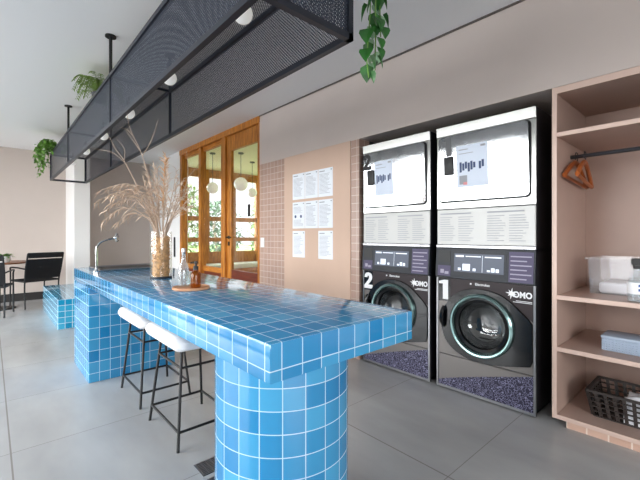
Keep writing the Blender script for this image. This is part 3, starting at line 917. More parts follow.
# ivy at the far end
px_, py_ = .765, 6.95
t = thing('trailing_plant', 'bushy green vine spilling off the far end of the mesh trough', 'plant', (px_, py_, UZ1))
pot(t, px_, py_, UZ1, .065, .08, M['pot_dark'])
mb = MB(); mv = MB()
for k in range(24):
    a = random.uniform(0, 2 * PI) if k % 3 == 0 else random.uniform(R(140), R(250)); d = Vector((math.cos(a), math.sin(a), 0))
    base = Vector((px_, py_, UZ1 + .07))
    ln = random.uniform(.10, .24)
    dr = random.uniform(.05, .5) if d.x < -.3 else -random.uniform(.02, .1)
    path = smoothpath([base, base + d * ln * .6 + Up * random.uniform(.04, .12), base + d * ln + Up * .03, base + d * (ln + .03) + Up * (-dr * .5), base + d * (ln + random.uniform(0, .05)) + Up * (-dr)], 5)
    mv.tube(path, .002, 4)
    for j in range(2, len(path)):
        o_ = Vector((random.uniform(-1, 1), random.uniform(-1, 1), random.uniform(-1, .2)))
        mb.leaf(path[j], o_, (random.uniform(-.4, .4), random.uniform(-.4, .4), 1), random.uniform(.045, .075), random.uniform(.03, .045), .3, heart=True)
mv.build('vine', M['leaf_mid'], t, world=True); mb.build('foliage', M['leaf_mid'], t, world=True, closed=False)

# ------------------------------------------------------------------ notice board and sheets
mb = MB(); mb.box(WX - .012, WX - .001, 2.506, 3.597, .0, BZ - .002, bev=.002, seg=1)
tag(mb.build('notice_board', M['board']), 'tall plain clay coloured panel on the tiled wall between door and machines', 'notice board')
cols = [(3.428, 3.206), (3.200, 2.984), (2.976, 2.752)]
rows = [(1.905, 1.607), (1.577, 1.275), (1.245, .945)]
cn = ['left', 'middle', 'right']; rn = ['top', 'middle', 'bottom']
for i, (ya, yb) in enumerate(cols):
    for j, (za, zb_) in enumerate(rows):
        if i == 1 and j == 2: continue
        mb = MB(); mb.box(WX - .0138, WX - .012, yb, ya, zb_, za)
        lb = 'white printed notice sheet on the clay panel, %s row, %s column' % (rn[j], cn[i])
        s = tag(mb.build('notice_sheet', M['paper'], base=(WX - .013, (ya + yb) / 2, zb_)), lb, 'paper', 'notice sheets on the board')
        mb = MB()
        xx = WX - .0142
        mb.box(xx, xx + .0004, ya - .10, ya - .018, za - .032, za - .022)
        mb.box(xx, xx + .0004, yb + .012, yb + .032, za - .026, za - .014)
        z = za - .055
        while z > zb_ + .03:
            if not (i == 0 and j == 1 and za - .20 < z < za - .13):
                mb.box(xx, xx + .0004, yb + .025 + random.uniform(0, .07), ya - .018, z - .0035, z)
            z -= .0135
        mb.build('printed_text', M['ink'], s, world=True)
        if i == 0 and j == 1:
            mb = MB()
            for yy in (ya - .055, ya - .155):
                mb.lathe([(0, 0), (.018, 0), (.018, .0005), (0, .0005)], (xx, yy, za - .165), 14, Matrix.Rotation(R(-90), 3, 'Y'))
            mb.build('printed_icons', M['inkdark'], s, world=True)

# ------------------------------------------------------------------ stacked washers and dryers
MX = 2.655
def plate_hole(mb, x, d, y0, y1, z0, z1, cy, cz, rad, n=56):
    angs = [2 * PI * k / n for k in range(n)]
    for (yy, zz) in ((y0, z0), (y1, z0), (y0, z1), (y1, z1)):
        angs.append(math.atan2(zz - cz, yy - cy) % (2 * PI))
    angs = sorted(set(round(a, 6) for a in angs))
    A, B, A2, B2 = [], [], [], []
    for a in angs:
        c, s = math.cos(a), math.sin(a)
        tt = min([v for v in (((y1 - cy) / c) if c > 1e-9 else 9e9, ((y0 - cy) / c) if c < -1e-9 else 9e9, ((z1 - cz) / s) if s > 1e-9 else 9e9, ((z0 - cz) / s) if s < -1e-9 else 9e9)])
        A.append(mb.bm.verts.new((x, cy + rad * c, cz + rad * s))); B.append(mb.bm.verts.new((x, cy + tt * c, cz + tt * s)))
        A2.append(mb.bm.verts.new((x + d, cy + rad * c, cz + rad * s))); B2.append(mb.bm.verts.new((x + d, cy + tt * c, cz + tt * s)))
    n = len(angs)
    for k in range(n):
        k2 = (k + 1) % n
        mb.bm.faces.new((A[k], B[k], B[k2], A[k2])); mb.bm.faces.new((A2[k], A2[k2], B2[k2], B2[k]))
        mb.bm.faces.new((A[k], A[k2], A2[k2], A2[k])); mb.bm.faces.new((B[k], B2[k], B2[k2], B[k2]))

RYX = Matrix.Rotation(R(-90), 3, 'Y')      # local z -> -X
HW = .358; WH = 1.104
ONE = [(-.30, .30), (-.30, .42), (.0, .5), (.22, .5), (.22, -.5), (-.08, -.5), (-.08, .30)]
TWO = [(-.32, .20), (-.28, .36), (-.16, .47), (0, .5), (.16, .47), (.28, .37), (.32, .22), (.28, .06), (.16, -.09), (-.02, -.27), (.34, -.27), (.34, -.5), (-.36, -.5), (-.36, -.33), (-.12, -.09), (.02, .07), (.07, .20), (.02, .28), (-.05, .28), (-.10, .18)]
def number(num, h, th, mt, t, loc, tilt=False):
    x, y, z = loc
    b_ = MB(); b_.prism([(-a * h, c * h) for a, c in (ONE if num == '1' else TWO)], (x, y, z), (0, 1, 0), (0, 0, 1), (-.0012, 0, 0))
    o = b_.build('number_decal', mt, t, ang=20)
    return o
def washer(loc, num, lb):
    t = thing('washing_machine', lb, 'washing machine', loc, 0, 'washing machines in the niche')
    mb = MB()
    for a in ((.012, .70, HW - .012, HW, .03, WH), (.012, .70, -HW, -HW + .012, .03, WH), (.69, .70, -HW, HW, .03, WH), (.012, .70, -HW, HW, WH - .012, WH), (.012, .70, -HW, HW, .03, .045)):
        mb.box(*a)
    mb.build('body', M['machine_side'], t)
    for sx in (.06, .64):
        for sy in (-1, 1):
            mb = MB(); mb.lathe([(0, 0), (.025, 0), (.025, .01), (.012, .012), (.012, .032), (0, .032)], (sx, sy * .30, 0), 12); mb.build('foot', M['black'], t)
    cz = .544
    mb = MB(); plate_hole(mb, 0, .012, -HW, HW, .275, .866, 0, cz, .20); mb.build('front_panel', M['washer_low'], t)
    mb = MB(); mb.prism([(HW - .014, .866), (HW - .014, .682), (.25, .690), (.15, .765), (0, .790), (-.15, .765), (-.25, .690), (-HW + .014, .620), (-HW + .014, .866)], (0, 0, 0), (0, 1, 0), (0, 0, 1), (-.0008, 0, 0))
    mb.build('fascia', M['washer_front'], t)
    for sy in (-1, 1):
        mb = MB(); mb.box(-.006, .012, min(sy * (HW - .014), sy * HW), max(sy * (HW - .014), sy * HW), .02, .866)
        mb.build('edge_trim', M['greychrome'], t)
    mb = MB(); mb.box(0, .012, -HW + .014, HW - .014, .018, .270, bev=.003, seg=1); lp = mb.build('lower_panel', M['washer_low'], t)
    # print: y runs left (+) to right (-)
    mb = MB()
    top = [(HW - .016, .062)] + [(HW - .016 - .684 * k / 40, .062 + .208 * (k / 40) ** .9 - .004 * (k % 2)) for k in range(1, 41)]
    mb.prism([(HW - .016, .030)] + top + [(-HW + .016, .030)], (-.0005, 0, 0), (0, 1, 0), (0, 0, 1), (-.002, 0, 0))
    mb.build('squiggle_print', M['print'], lp)
    mb = MB(); mb.box(-.004, .012, -HW, HW, .012, .028); mb.build('base_strip', M['greychrome'], t)
    # control panel, slightly leaning back
    mb = MB(); mb.prism([(0, .868), (-.022, .872), (-.004, 1.096), (.012, 1.10), (.012, .868)], (0, -HW, 0), (1, 0, 0), (0, 0, 1), (0, 2 * HW, 0))
    cp = mb.build('control_panel', M['ctl'], t)
    def onp(f0, f1, z0, z1, off=.002):
        """rectangle on the leaning panel: f fraction left->right"""
        y0, y1 = HW - 2 * HW * f1, HW - 2 * HW * f0
        def X(z): return -.022 + .018 * (z - .872) / .224 - off
        b_ = MB(); b_.prism([(X(z0), z0), (X(z1), z1), (X(z1) + .004, z1), (X(z0) + .004, z0)], (0, y0, 0), (1, 0, 0), (0, 0, 1), (0, y1 - y0, 0))
        return b_
    onp(.195, .745, .905, 1.075).build('screen_bezel', M['ctl'], cp)
    onp(.215, .725, .925, 1.060, .0035).build('screen', M['screen'], cp)
    tx = None
    b_ = MB()
    def bars(f0, f1, z0, z1):
        y0, y1 = HW - 2 * HW * f1, HW - 2 * HW * f0
        def X(z): return -.022 + .018 * (z - .872) / .224 - .0042
        b_.prism([(X(z0), z0), (X(z1), z1), (X(z1) + .001, z1), (X(z0) + .001, z0)], (0, y0, 0), (1, 0, 0), (0, 0, 1), (0, y1 - y0, 0))
    bars(.23, .32, 1.035, 1.048); bars(.34, .50, 1.038, 1.045); bars(.54, .70, 1.036, 1.044)
    bars(.26, .29, .936, .955); bars(.31, .39, .936, .985); bars(.42, .45, .936, .955)
    bars(.565, .595, .936, .950); bars(.605, .64, .936, .965); bars(.65, .68, .936, .960); bars(.515, .518, .93, 1.05)
    b_.build('screen_text', M['screen_text'], cp)
    onp(.03, .17, .99, 1.08).build('coin_slot', M['black'], cp)
    onp(.025, .175, .885, .965).build('price_card', M['card'], cp)
    onp(.77, .985, .88, 1.085).build('instruction_card', M['card'], cp)
    b_ = MB()
    for k in range(6): bars(.785, .97 if k % 2 else .93, .90 + .03 * k, .908 + .03 * k)
    b_.build('card_text', M['card_line'], cp)
    b_ = MB(); bars(.06, .10, .905, .935); bars(.11, .155, .90, .92)
    b_.build('price_text', M['card_line'], cp)
    # porthole door
    sur = [(.335, .075), (.27, .135), (.2, .195), (.12, .240), (.0, .262), (-.12, .245), (-.21, .195), (-.275, .12), (-.30, .05), (-.315, -.02), (-.305, -.09), (-.27, -.165), (-.2, -.225), (-.1, -.262), (0, -.27), (.1, -.262), (.2, -.243), (.335, -.212)]
    sm = smoothpath([(a, b2, 0) for a, b2 in sur], 3)
    b2 = MB(); n = len(sm)
    # surround: plate between outline and the round opening
    O, I, O2, I2 = [], [], [], []
    for k in range(64):
        a = 2 * PI * k / 64; c, s = math.cos(a), math.sin(a)
        best = .3
        for p, qn in zip(sm, sm[1:] + sm[:1]):
            # ray / segment
            ex, ey = qn.x - p.x, qn.y - p.y
            den = c * ey - s * ex
            if abs(den) < 1e-9: continue
            tt = (p.x * ey - p.y * ex) / den; uu = (p.x * s - p.y * c) / den
            if tt > 0 and -1e-6 <= uu <= 1 + 1e-6: best = tt
        best = max(best, .222)
        I.append(b2.bm.verts.new((-.016, -.205 * c, cz + .205 * s))); O.append(b2.bm.verts.new((-.014, -best * c, cz + best * s)))
        I2.append(b2.bm.verts.new((0, -.205 * c, cz + .205 * s))); O2.append(b2.bm.verts.new((0, -(best + .004) * c, cz + (best + .004) * s)))
    for k in range(64):
        k2 = (k + 1) % 64
        b2.bm.faces.new((I[k], O[k], O[k2], I[k2])); b2.bm.faces.new((O[k], O2[k], O2[k2], O[k2]))
        b2.bm.faces.new((I[k], I[k2], I2[k2], I2[k])); b2.bm.faces.new((I2[k], I2[k2], O2[k2], O2[k]))
    dr = b2.build('door_surround', M['surround'], t)
    b2 = MB(); b2.lathe([(.196, .0), (.200, .034), (.208, .046), (.218, .048), (.228, .040), (.233, .014), (.233, 0)], (0, 0, cz), 64, RYX); b2.build('door_ring', M['tealring'], dr)
    b2 = MB(); b2.lathe([(.165, -.004), (.17, .018), (.188, .026), (.200, .022), (.2, -.004)], (0, 0, cz), 64, RYX); b2.build('inner_ring', M['surround'], dr)
    b2 = MB(); b2.lathe([(.188, .024), (.180, .010), (.165, -.03), (.145, -.075), (.11, -.10), (.06, -.112), (0, -.115)], (0, 0, cz), 48, RYX); b2.build('glass_bowl', M['porthole'], dr)
    b2 = MB(); b2.lathe([(.20, -.012), (.215, -.05), (.215, -.42), (.12, -.44), (0, -.44)], (0, 0, cz), 48, RYX)
    for k in range(3):
        a = k * 2 * PI / 3 + .5
        b2.tube([(.08, .19 * math.cos(a), cz + .19 * math.sin(a)), (.42, .19 * math.cos(a), cz + .19 * math.sin(a))], .03, 8)
    b2.build('drum', M['drum'], t)
    b2 = MB(); b2.tube(smoothpath([(-.016, .285, cz + .10), (-.04, .292, cz + .06), (-.042, .295, cz), (-.016, .288, cz - .05)], 5), .016, 10); b2.build('door_handle', M['surround'], dr)
    # numbers and marks
    nb = MB(); nb.box(-.0015, 0, HW - .115, HW - .014, .685, .864); bd = nb.build('number_card', M['surround'], t)
    number(num, .150, .018, M['decal_white'], t, (-.0018, HW - .064, .775))
    text_part('maker_name', 'Electrolux', .026, M['decal_white'], t, (-.0015, -.005, .838), .0004)
    b2 = MB()
    b2.box(-.0015, 0, .075, .087, .832, .844)
    b2.build('maker_mark', M['decal_white'], t)
    text_part('logo_text', 'OMO', .056, M['decal_white'], t, (-.0015, -.276, .795), .0022, .88)
    b2 = MB(); pc = (-.205, .80)
    pts = []
    for k in range(16):
        a = 2 * PI * k / 16 + .15; rr = (.040 if k % 4 == 0 else .030) if k % 2 == 0 else .014
        pts.append((pc[0] + rr * math.cos(a), pc[1] + rr * math.sin(a)))
    b2.prism(pts, (-.0005, 0, 0), (0, 1, 0), (0, 0, 1), (-.0012, 0, 0))
    b2.build('logo_splash', M['decal_white'], t)
    b2 = MB(); b2.box(-.0015, 0, -.335, -.235, .753, .757); b2.box(-.0015, 0, -.335, -.215, .744, .748); b2.build('logo_line', M['decal_white'], t)
    return t

def dryer(loc, num, lb, y_paper, blue):
    t = thing('tumble_dryer', lb, 'dryer', loc, 0, 'tumble dryers on the washers')
    H = .936; z0 = .294                     # split line above the base
    mb = MB(); mb.box(.012, .70, -HW, HW, .0, H); mb.build('body', M['machine_side'], t)
    mb = MB(); mb.box(0, .012, -HW, HW, z0 + .004, H - .072, bev=.003, seg=1); mb.build('front_panel', M['steel'], t)
    mb = MB(); mb.prism([(-.002, H - .068), (-.009, H), (.012, H), (.012, H - .068)], (0, -HW, 0), (1, 0, 0), (0, 0, 1), (0, 2 * HW, 0)); mb.build('top_trim', M['steel'], t)
    mb = MB(); mb.box(0, .012, -HW + .003, HW - .003, .022, z0 - .002, bev=.003, seg=1); pp = mb.build('printed_panel', M['dryer_print'], t)
    x = -.0012
    for (ya, yb) in ((HW - .03, HW - .30), (-.04, -HW + .05)):
        b_ = MB()
        b_.box(x, 0, yb + .02, ya, z0 - .040, z0 - .030)
        for c in (0, 1):
            yy0 = ya - c * .15; 
            for k in range(11):
                zz = z0 - .065 - k * .0175
                b_.box(x, 0, yy0 - random.uniform(.08, .125), yy0, zz, zz + .005)
        b_.build('printed_text', M['ink'], pp)
    mb = MB(); mb.box(-.008, .012, -HW, HW, 0, .018); bs = mb.build('base_strip', M['greychrome'], t)
    mb = MB()
    for y in (HW - .06, -HW + .07): mb.box(-.012, -.008, y - .012, y + .012, .003, .014, bev=.002, seg=1)
    mb.build('catch', M['decal_white'], bs)
    # rounded square door
    def rr(y0, y1, za, zb_, rad, n=6):
        pts = []
        for cx, cy, a0 in ((y1 - rad, zb_ - rad, 0), (y0 + rad, zb_ - rad, 90), (y0 + rad, za + rad, 180), (y1 - rad, za + rad, 270)):
            for k in range(n + 1):
                a = R(a0 + 90 * k / n); pts.append((cx + rad * math.cos(a), cy + rad * math.sin(a)))
        return pts
    b_ = MB(); b_.prism(rr(-.330, .336, .345, .860, .034), (-.0005, 0, 0), (0, 1, 0), (0, 0, 1), (-.0035, 0, 0)); sh = b_.build('door_gasket', M['decal_black'], t)
    b_ = MB(); b_.prism(rr(-.321, .327, .359, .851, .028), (-.004, 0, 0), (0, 1, 0), (0, 0, 1), (-.004, 0, 0))
    for v in b_.bm.verts:                                   # the pressed door leans out towards its top
        if v.co.x < -.006: v.co.x -= .0275 * (v.co.z - .359) / .492
    d = b_.build('door', M['steel_door'], t)
    b_ = MB(); b_.box(-.030, -.020, .205, .285, .555, .695, bev=.006); hd = b_.build('door_handle', M['black'], d)
    b_ = MB(); b_.box(-.032, -.029, .276, .286, .56, .69); b_.build('handle_grip', M['greychrome'], hd)
    parts = [hd, number(num, .145, .018, M['decal_grey' if num == '1' else 'decal_black'], d, (-.0205, .25 if num == '1' else .285, .772))]
    y0, y1 = y_paper
    b_ = MB(); b_.box(-.0212, -.020, y1, y0, .452, .762); pa = b_.build('instruction_sheet', M['paper_blue'], t)
    xx = -.0216
    b_ = MB()
    for k in range(9):
        w_ = (y0 - y1) * .8 / 9; yy = y0 - (y0 - y1) * .1 - k * w_
        if k in (6,): continue
        b_.box(xx, -.0212, yy - w_ * .8, yy, .565 + .012 * (k % 3), .640 - .010 * (k % 2))
    b_.build('printed_pictures', M['inkdark'], pa)
    b_ = MB(); b_.box(xx, -.0212, y0 - .09, y0 - .02, .728, .734); b_.box(xx, -.0212, y0 - .13, y0 - .02, .70, .704); b_.box(xx, -.0212, y1 + .015, y1 + .05, .735, .75)
    b_.build('printed_text', M['ink'], pa)
    if blue:
        b_ = MB(); b_.box(xx, -.0212, y0 - .08, y0 - .02, .475, .54); sq = b_.build('printed_square', M['ink'], pa)
        b_ = MB(); b_.box(xx - .0004, -.0212, y0 - .08, y0 - .05, .47, .49); b_.build('printed_corner', M['inkred'], pa)
    parts.append(pa)
    for p in list(parts): parts += [o for o in C.objects if o.parent == p]
    for p in parts:
        for v in p.data.vertices: v.co.x += .0119 - .0275 * (v.co.z - .359) / .492
    return t
Y1c, Y2c = 1.2125, 1.99
washer((MX, Y1c, 0), '1', 'dark front loading washing machine numbered 1, nearer the open closet')
washer((MX, Y2c, 0), '2', 'dark front loading washing machine numbered 2, nearer the notice board')
dryer((MX, Y1c, WH), '1', 'stainless steel tumble dryer numbered 1, stacked on washing machine 1', (.18, -.055), True)
dryer((MX, Y2c, WH), '2', 'stainless steel tumble dryer numbered 2, stacked on washing machine 2', (.20, -.005), False)

# ------------------------------------------------------------------ open closet
KX0, KX1, KY1, KY0, KT = 2.645, 3.34, .760, -.46, 2.124
T_ = .026
cl = thing('open_closet', 'tall open closet in rose beige laminate with shelves and hanging rail', 'closet', (KX0 + .3, .15, .05))
def kp(nm, a, mt=None):
    mb = MB(); mb.box(*a, bev=.0015, seg=1); p = mb.build(nm, mt or M['closet'], cl, world=True)
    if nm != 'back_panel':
        mb = MB(); mb.box(a[0] - .0015, a[0] + .001, *a[2:]); mb.build('lit_edge_band', M['closet_edge_lit'], p, world=True)  # banding strip with the window light painted in
    return p
kp('side_panel', (KX0, KX1, KY1 - T_, KY1, .052, KT))
kp('side_panel', (KX0, KX1, KY0, KY0 + T_, .052, KT))
kp('top_panel', (KX0, KX1, KY0 + T_, KY1 - T_, KT - .040, KT))
kp('bottom_panel', (KX0, KX1, KY0 + T_, KY1 - T_, .052, .078))
kp('back_panel', (KX1 - .015, KX1, KY0 + T_, KY1 - T_, .078, KT - .04))
for z in (1.815, .797, .473):
    kp('shelf', (KX0 + .004, KX1 - .015, KY0 + T_, KY1 - T_, z, z + .026))
mb = MB()
mb.tube([(2.95, KY1 - T_, 1.727), (2.95, KY0 + T_, 1.727)], .021, 16, flat=.62)
mb.build('hanging_rail', M['rod'], cl, world=True)
# tiled plinth under the closet
def pluv(f, co, n):
    if abs(n.x) > abs(n.y): return ((co.y - .69) / .105, (co.z + .02) / .105)
    return (co.x / .105, (co.z + .02) / .105)
M['plinth_tile'] = tile_mat('rose_plinth_tile', (214, 178, 158), (206, 168, 148), (232, 214, 200), rough=.35, mortar=.04)
mb = MB(); mb.box(2.675, KX1, KY0, .69, 0, .052); struct(mb.build('trim_2', M['plinth_tile'], uvf=pluv))

def hanger(loc, rz, lb):
    t = thing('coat_hanger', lb, 'hanger', loc, rz, 'wooden hangers on the rail')
    # local: X across, hung from z=0 (rail top)
    mb = MB(); mb.tube(smoothpath([(-.021, 0, -.022), (-.027, 0, .0), (-.016, 0, .023), (.004, 0, .03), (.024, 0, .018), (.027, 0, -.004), (.016, 0, -.028), (.002, 0, -.042), (0, 0, -.052)], 4), .003, 6); mb.build('hook', M['rod'], t)
    mb = MB(); ro = .05
    mb.tube(smoothpath([(-.235, 0, -.168 + ro * .42), (-.13, 0, -.098 + ro * .25), (0, 0, -.044), (.13, 0, -.098 - ro * .25), (.235, 0, -.168 - ro * .42)], 5), .013, 8, flat=1.3)
    mb.tube([(-.228, 0, -.170 + ro * .42), (.228, 0, -.170 - ro * .42)], .011, 8)
    mb.build('hanger_body', M['hanger'], t)
    return t
h1 = hanger((2.95, .703, 1.727), R(-2), 'orange brown wooden hanger on the closet rail, closest to the side panel')
dup(h1, (2.95, .655, 1.727), R(3), label='orange brown wooden hanger on the closet rail, the one in front')

# clear plastic bin
SZ = .823
t = thing('storage_bin', 'clear plastic storage bin on the closet shelf behind the spray bottle', 'bin', (3.05, .33, SZ))
bx0, bx1, by0, by1, bh = 2.90, 3.22, .06, .63, .232
mb = MB()
def tray_shell(mb, x0, x1, y0, y1, z0, h, tp, th, lip):
    o0 = [(x0 + tp, y0 + tp), (x1 - tp, y0 + tp), (x1 - tp, y1 - tp), (x0 + tp, y1 - tp)]
    o1 = [(x0, y0), (x1, y0), (x1, y1), (x0, y1)]
    lo = [(x0 - lip, y0 - lip), (x1 + lip, y0 - lip), (x1 + lip, y1 + lip), (x0 - lip, y1 + lip)]
    i1 = [(x0 + th, y0 + th), (x1 - th, y0 + th), (x1 - th, y1 - th), (x0 + th, y1 - th)]
    i0 = [(x0 + tp + th, y0 + tp + th), (x1 - tp - th, y0 + tp + th), (x1 - tp - th, y1 - tp - th), (x0 + tp + th, y1 - tp - th)]
    rings = [[mb.bm.verts.new((a, b2, z)) for a, b2 in ps] for ps, z in ((o0, z0), (o1, z0 + h - .012), (lo, z0 + h - .012), (lo, z0 + h), (i1, z0 + h), (i0, z0 + th))]
    mb.bm.faces.new(rings[0]); mb.bm.faces.new(rings[-1])
    for a, b2 in zip(rings, rings[1:]):
        for k in range(4): mb.bm.faces.new((a[k], a[(k + 1) % 4], b2[(k + 1) % 4], b2[k]))
tray_shell(mb, bx0, bx1, by0, by1, SZ, bh, .010, .004, .012)
mb.build('bin_body', M['plastic'], t, world=True)
mb = MB(); mb.box(bx0 + .03, bx1 - .03, by0 + .04, by1 - .05, SZ + .005, SZ + .075, bev=.02, seg=3)
tag(mb.build('folded_towel', M['cloth']), 'white folded cloth lying inside the clear plastic bin', 'cloth')
# spray bottle
sx_, sy_ = 2.735, .362
t = thing('spray_bottle', 'clear spray bottle with black trigger at the front edge of the shelf', 'bottle', (sx_, sy_, SZ))
mb = MB(); mb.lathe([(0, 0), (.040, 0), (.043, .006), (.043, .10), (.038, .125), (.016, .155), (.014, .19), (0, .19)], (sx_, sy_, SZ), 28); mb.build('bottle_body', M['clear'], t, world=True)
mb = MB(); mb.lathe([(0, .005), (.038, .005), (.038, .06), (0, .06)], (sx_, sy_, SZ), 24); mb.build('liquid', M['plastic'], t, world=True)
mb = MB(); mb.lathe([(.0435, .045), (.0438, .046), (.0438, .108), (.0435, .109)], (sx_, sy_, SZ), 28); lbm = mb.build('label', M['decal_white'], t, world=True)
mb = MB()
for k in range(2):
    z = SZ + .062 + .024 * k
    for j in range(9):
        a = R(196 + 3 * j * 2.2); a2 = R(196 + 3 * (j + 1) * 2.2)
        mb.prism([(0, 0), (1, 0), (1, 1), (0, 1)], (sx_ + .0442 * math.cos(a), sy_ + .0442 * math.sin(a), z), (.0442 * (math.cos(a2) - math.cos(a)), .0442 * (math.sin(a2) - math.sin(a)), 0), (0, 0, .014), (-.0006, 0, 0))
mb.build('label_stripe', M['label_blue'], lbm, world=True)
mb = MB(); mb.lathe([(0, .185), (.018, .185), (.018, .205), (0, .205)], (sx_, sy_, SZ), 18)
mb.prism([(-.018, .204), (.03, .204), (.034, .215), (.032, .243), (-.045, .246), (-.047, .234), (-.02, .228)], (sx_, sy_ - .012, SZ), (-.35, .94, 0), (0, 0, 1), (.022, .008, 0))
mb.tube([(sx_ + .008, sy_ - .02, SZ + .215), (sx_ + .012, sy_ - .034, SZ + .195), (sx_ + .014, sy_ - .036, SZ + .17)], .005, 6)
mb.build('trigger_head', M['spout_black'], t, world=True)

# lattice baskets (real holes)
def lattice(mb, p00, p10, p01, p11, nu, nv, bw, th):
    """bars on the quad p00-p10 (bottom), p01-p11 (top)"""
    p00, p10, p01, p11 = map(Vector, (p00, p10, p01, p11))
    P = lambda u, v: (p00.lerp(p10, u)).lerp(p01.lerp(p11, u), v)
    for i in range(nu + 1): mb.bar(P(i / nu, 0), P(i / nu, 1), bw, th)
    for j in range(nv + 1): mb.bar(P(0, j / nv), P(1, j / nv), bw, th)
def basket(name, lb, x0, x1, y0, y1, z, h, tp, nx, ny, nz, bw, mt):
    t = thing(name, lb, 'basket', ((x0 + x1) / 2, (y0 + y1) / 2, z))
    B = [(x0 + tp, y0 + tp), (x1 - tp, y0 + tp), (x1 - tp, y1 - tp), (x0 + tp, y1 - tp)]
    T = [(x0, y0), (x1, y0), (x1, y1), (x0, y1)]
    mb = MB()
    for k in range(4):
        k2 = (k + 1) % 4; n = nx if k % 2 == 0 else ny
        lattice(mb, (*B[k], z + bw * .5), (*B[k2], z + bw * .5), (*T[k], z + h), (*T[k2], z + h), n, nz, bw, .004)
    mb.build('lattice_wall', mt, t, world=True, smooth=False)
    mb = MB(); mb.box(x0 + tp, x1 - tp, y0 + tp, y1 - tp, z, z + .005); mb.build('basket_floor', mt, t, world=True)
    mb = MB(); P = [(*p, z + h) for p in T]
    for a, b2 in zip(P, P[1:] + P[:1]): mb.bar(a, b2, .014, .014)
    mb.build('rim', mt, t, world=True)
    return t
FZ = .078
basket('lattice_basket', 'dark brown lattice laundry basket on the bottom of the closet', 2.765, 3.08, .02, .605, FZ, .16, .028, 6, 13, 5, .018, M['basket_dark'])
mb = MB()
bmesh.ops.create_grid(mb.bm, x_segments=22, y_segments=22, size=.5)
for v in mb.bm.verts:
    x, y = v.co.x, v.co.y
    v.co = Vector((2.905 + x * .22, .24 + y * .38, FZ + .135 + .030 * math.sin(7 * x + 3 * y) * math.cos(6 * y - 2 * x) + .035 * (1 - 3 * (x * x + y * y)) + random.uniform(-.004, .004)))
for f in list(mb.bm.faces): f.smooth = True
r = bmesh.ops.extrude_face_region(mb.bm, geom=list(mb.bm.faces))
for e in r['geom']:
    if isinstance(e, bmesh.types.BMVert): e.co.z = FZ + .012
tag(mb.build('laundry_cloth', M['cloth'], ang=80), 'crumpled white cloth heaped in the dark lattice basket', 'cloth')
t = thing('small_box', 'pale blue grey woven plastic box with lid on the middle closet shelf', 'box', (2.87, .38, .499))
bx0, bx1, by0, by1, z = 2.785, 2.96, .18, .53, .499
mb = MB(); mb.box(bx0, bx1, by0, by1, z, z + .075, bev=.006); mb.build('box_body', M['basket_blue'], t, world=True)
mb = MB()
for k in range(22):
    y = by0 + .012 + k * .0158
    for j in range(5):
        mb.box(bx0 - .006, bx0 + .001, y, y + .009, z + .006 + j * .0135, z + .0145 + j * .0135)
for k in range(10):
    x = bx0 + .012 + k * .0158
    for j in range(5):
        mb.box(x, x + .009, by1 - .001, by1 + .006, z + .006 + j * .0135, z + .0145 + j * .0135)
mb.build('woven_relief', M['basket_blue'], t, world=True, smooth=False)
mb = MB(); mb.box(bx0 - .008, bx1 + .008, by0 - .008, by1 + .008, z + .075, z + .092, bev=.006); mb.build('lid', M['basket_blue'], t, world=True)

# ------------------------------------------------------------------ floor drains
def drain(x0, x1, y0, y1, lb):
    t = thing('floor_drain', lb, 'drain', ((x0 + x1) / 2, (y0 + y1) / 2, 0), 0, 'floor drains by the pillar')
    mb = MB(); mb.box(x0, x1, y0, y1, 0, .002); mb.build('drain_plate', M['grate_dark'], t, world=True)
    mb = MB(); n = 9
    for k in range(n):
        y = y0 + (y1 - y0) * k / n + .002
        mb.box(x0 + .004, x1 - .004, y, y + .006, .002, .004)
    for k in range(5):
        x = x0 + .004 + (x1 - x0 - .014) * k / 4
        mb.box(x, x + .006, y0 + .002, y1 - .002, .002, .0038)
    mb.build('grate', M['grate'], t, world=True)
drain(.790, .907, 1.752, 1.870, 'square metal floor drain beside the round pillar, nearer the stools')
drain(.794, .911, 1.60, 1.718, 'square metal floor drain at the foot of the pillar, mostly hidden')

# ------------------------------------------------------------------ table and chairs at the back
t = thing('cafe_table', 'round wooden cafe table on a dark pedestal by the back wall', 'table', (.10, 7.95, 0))
tx_, ty_ = .10, 7.95
mb = MB(); mb.lathe([(0, .735), (.40, .735), (.405, .742), (.405, .758), (.40, .763), (0, .763)], (tx_, ty_, 0), 48); mb.build('tabletop', M['tablewood'], t, world=True)
mb = MB(); mb.tube([(tx_, ty_, .02), (tx_, ty_, .735)], .03, 14); mb.build('pedestal', M['black'], t, world=True)
mb = MB(); mb.lathe([(0, 0), (.225, 0), (.225, .012), (.04, .03), (0, .03)], (tx_, ty_, 0), 36); mb.build('base_disc', M['black'], t, world=True)
t = thing('potted_plant', 'small green plant in a white pot on the cafe table', 'plant', (.17, 7.78, .763))
pot(t, .17, 7.78, .763, .09, .10, M['pot_white'])
mb = MB()
for k in range(70):
    a = random.uniform(0, 2 * PI); d = Vector((math.cos(a), math.sin(a), random.uniform(.3, 1.2)))
    mb.leaf(Vector((.17, 7.78, .84)) + Vector((random.uniform(-.05, .05), random.uniform(-.05, .05), .01)), d, Up, random.uniform(.08, .15), random.uniform(.02, .035), .5)
mb.build('foliage', M['leaf_mid'], t, world=True, closed=False)

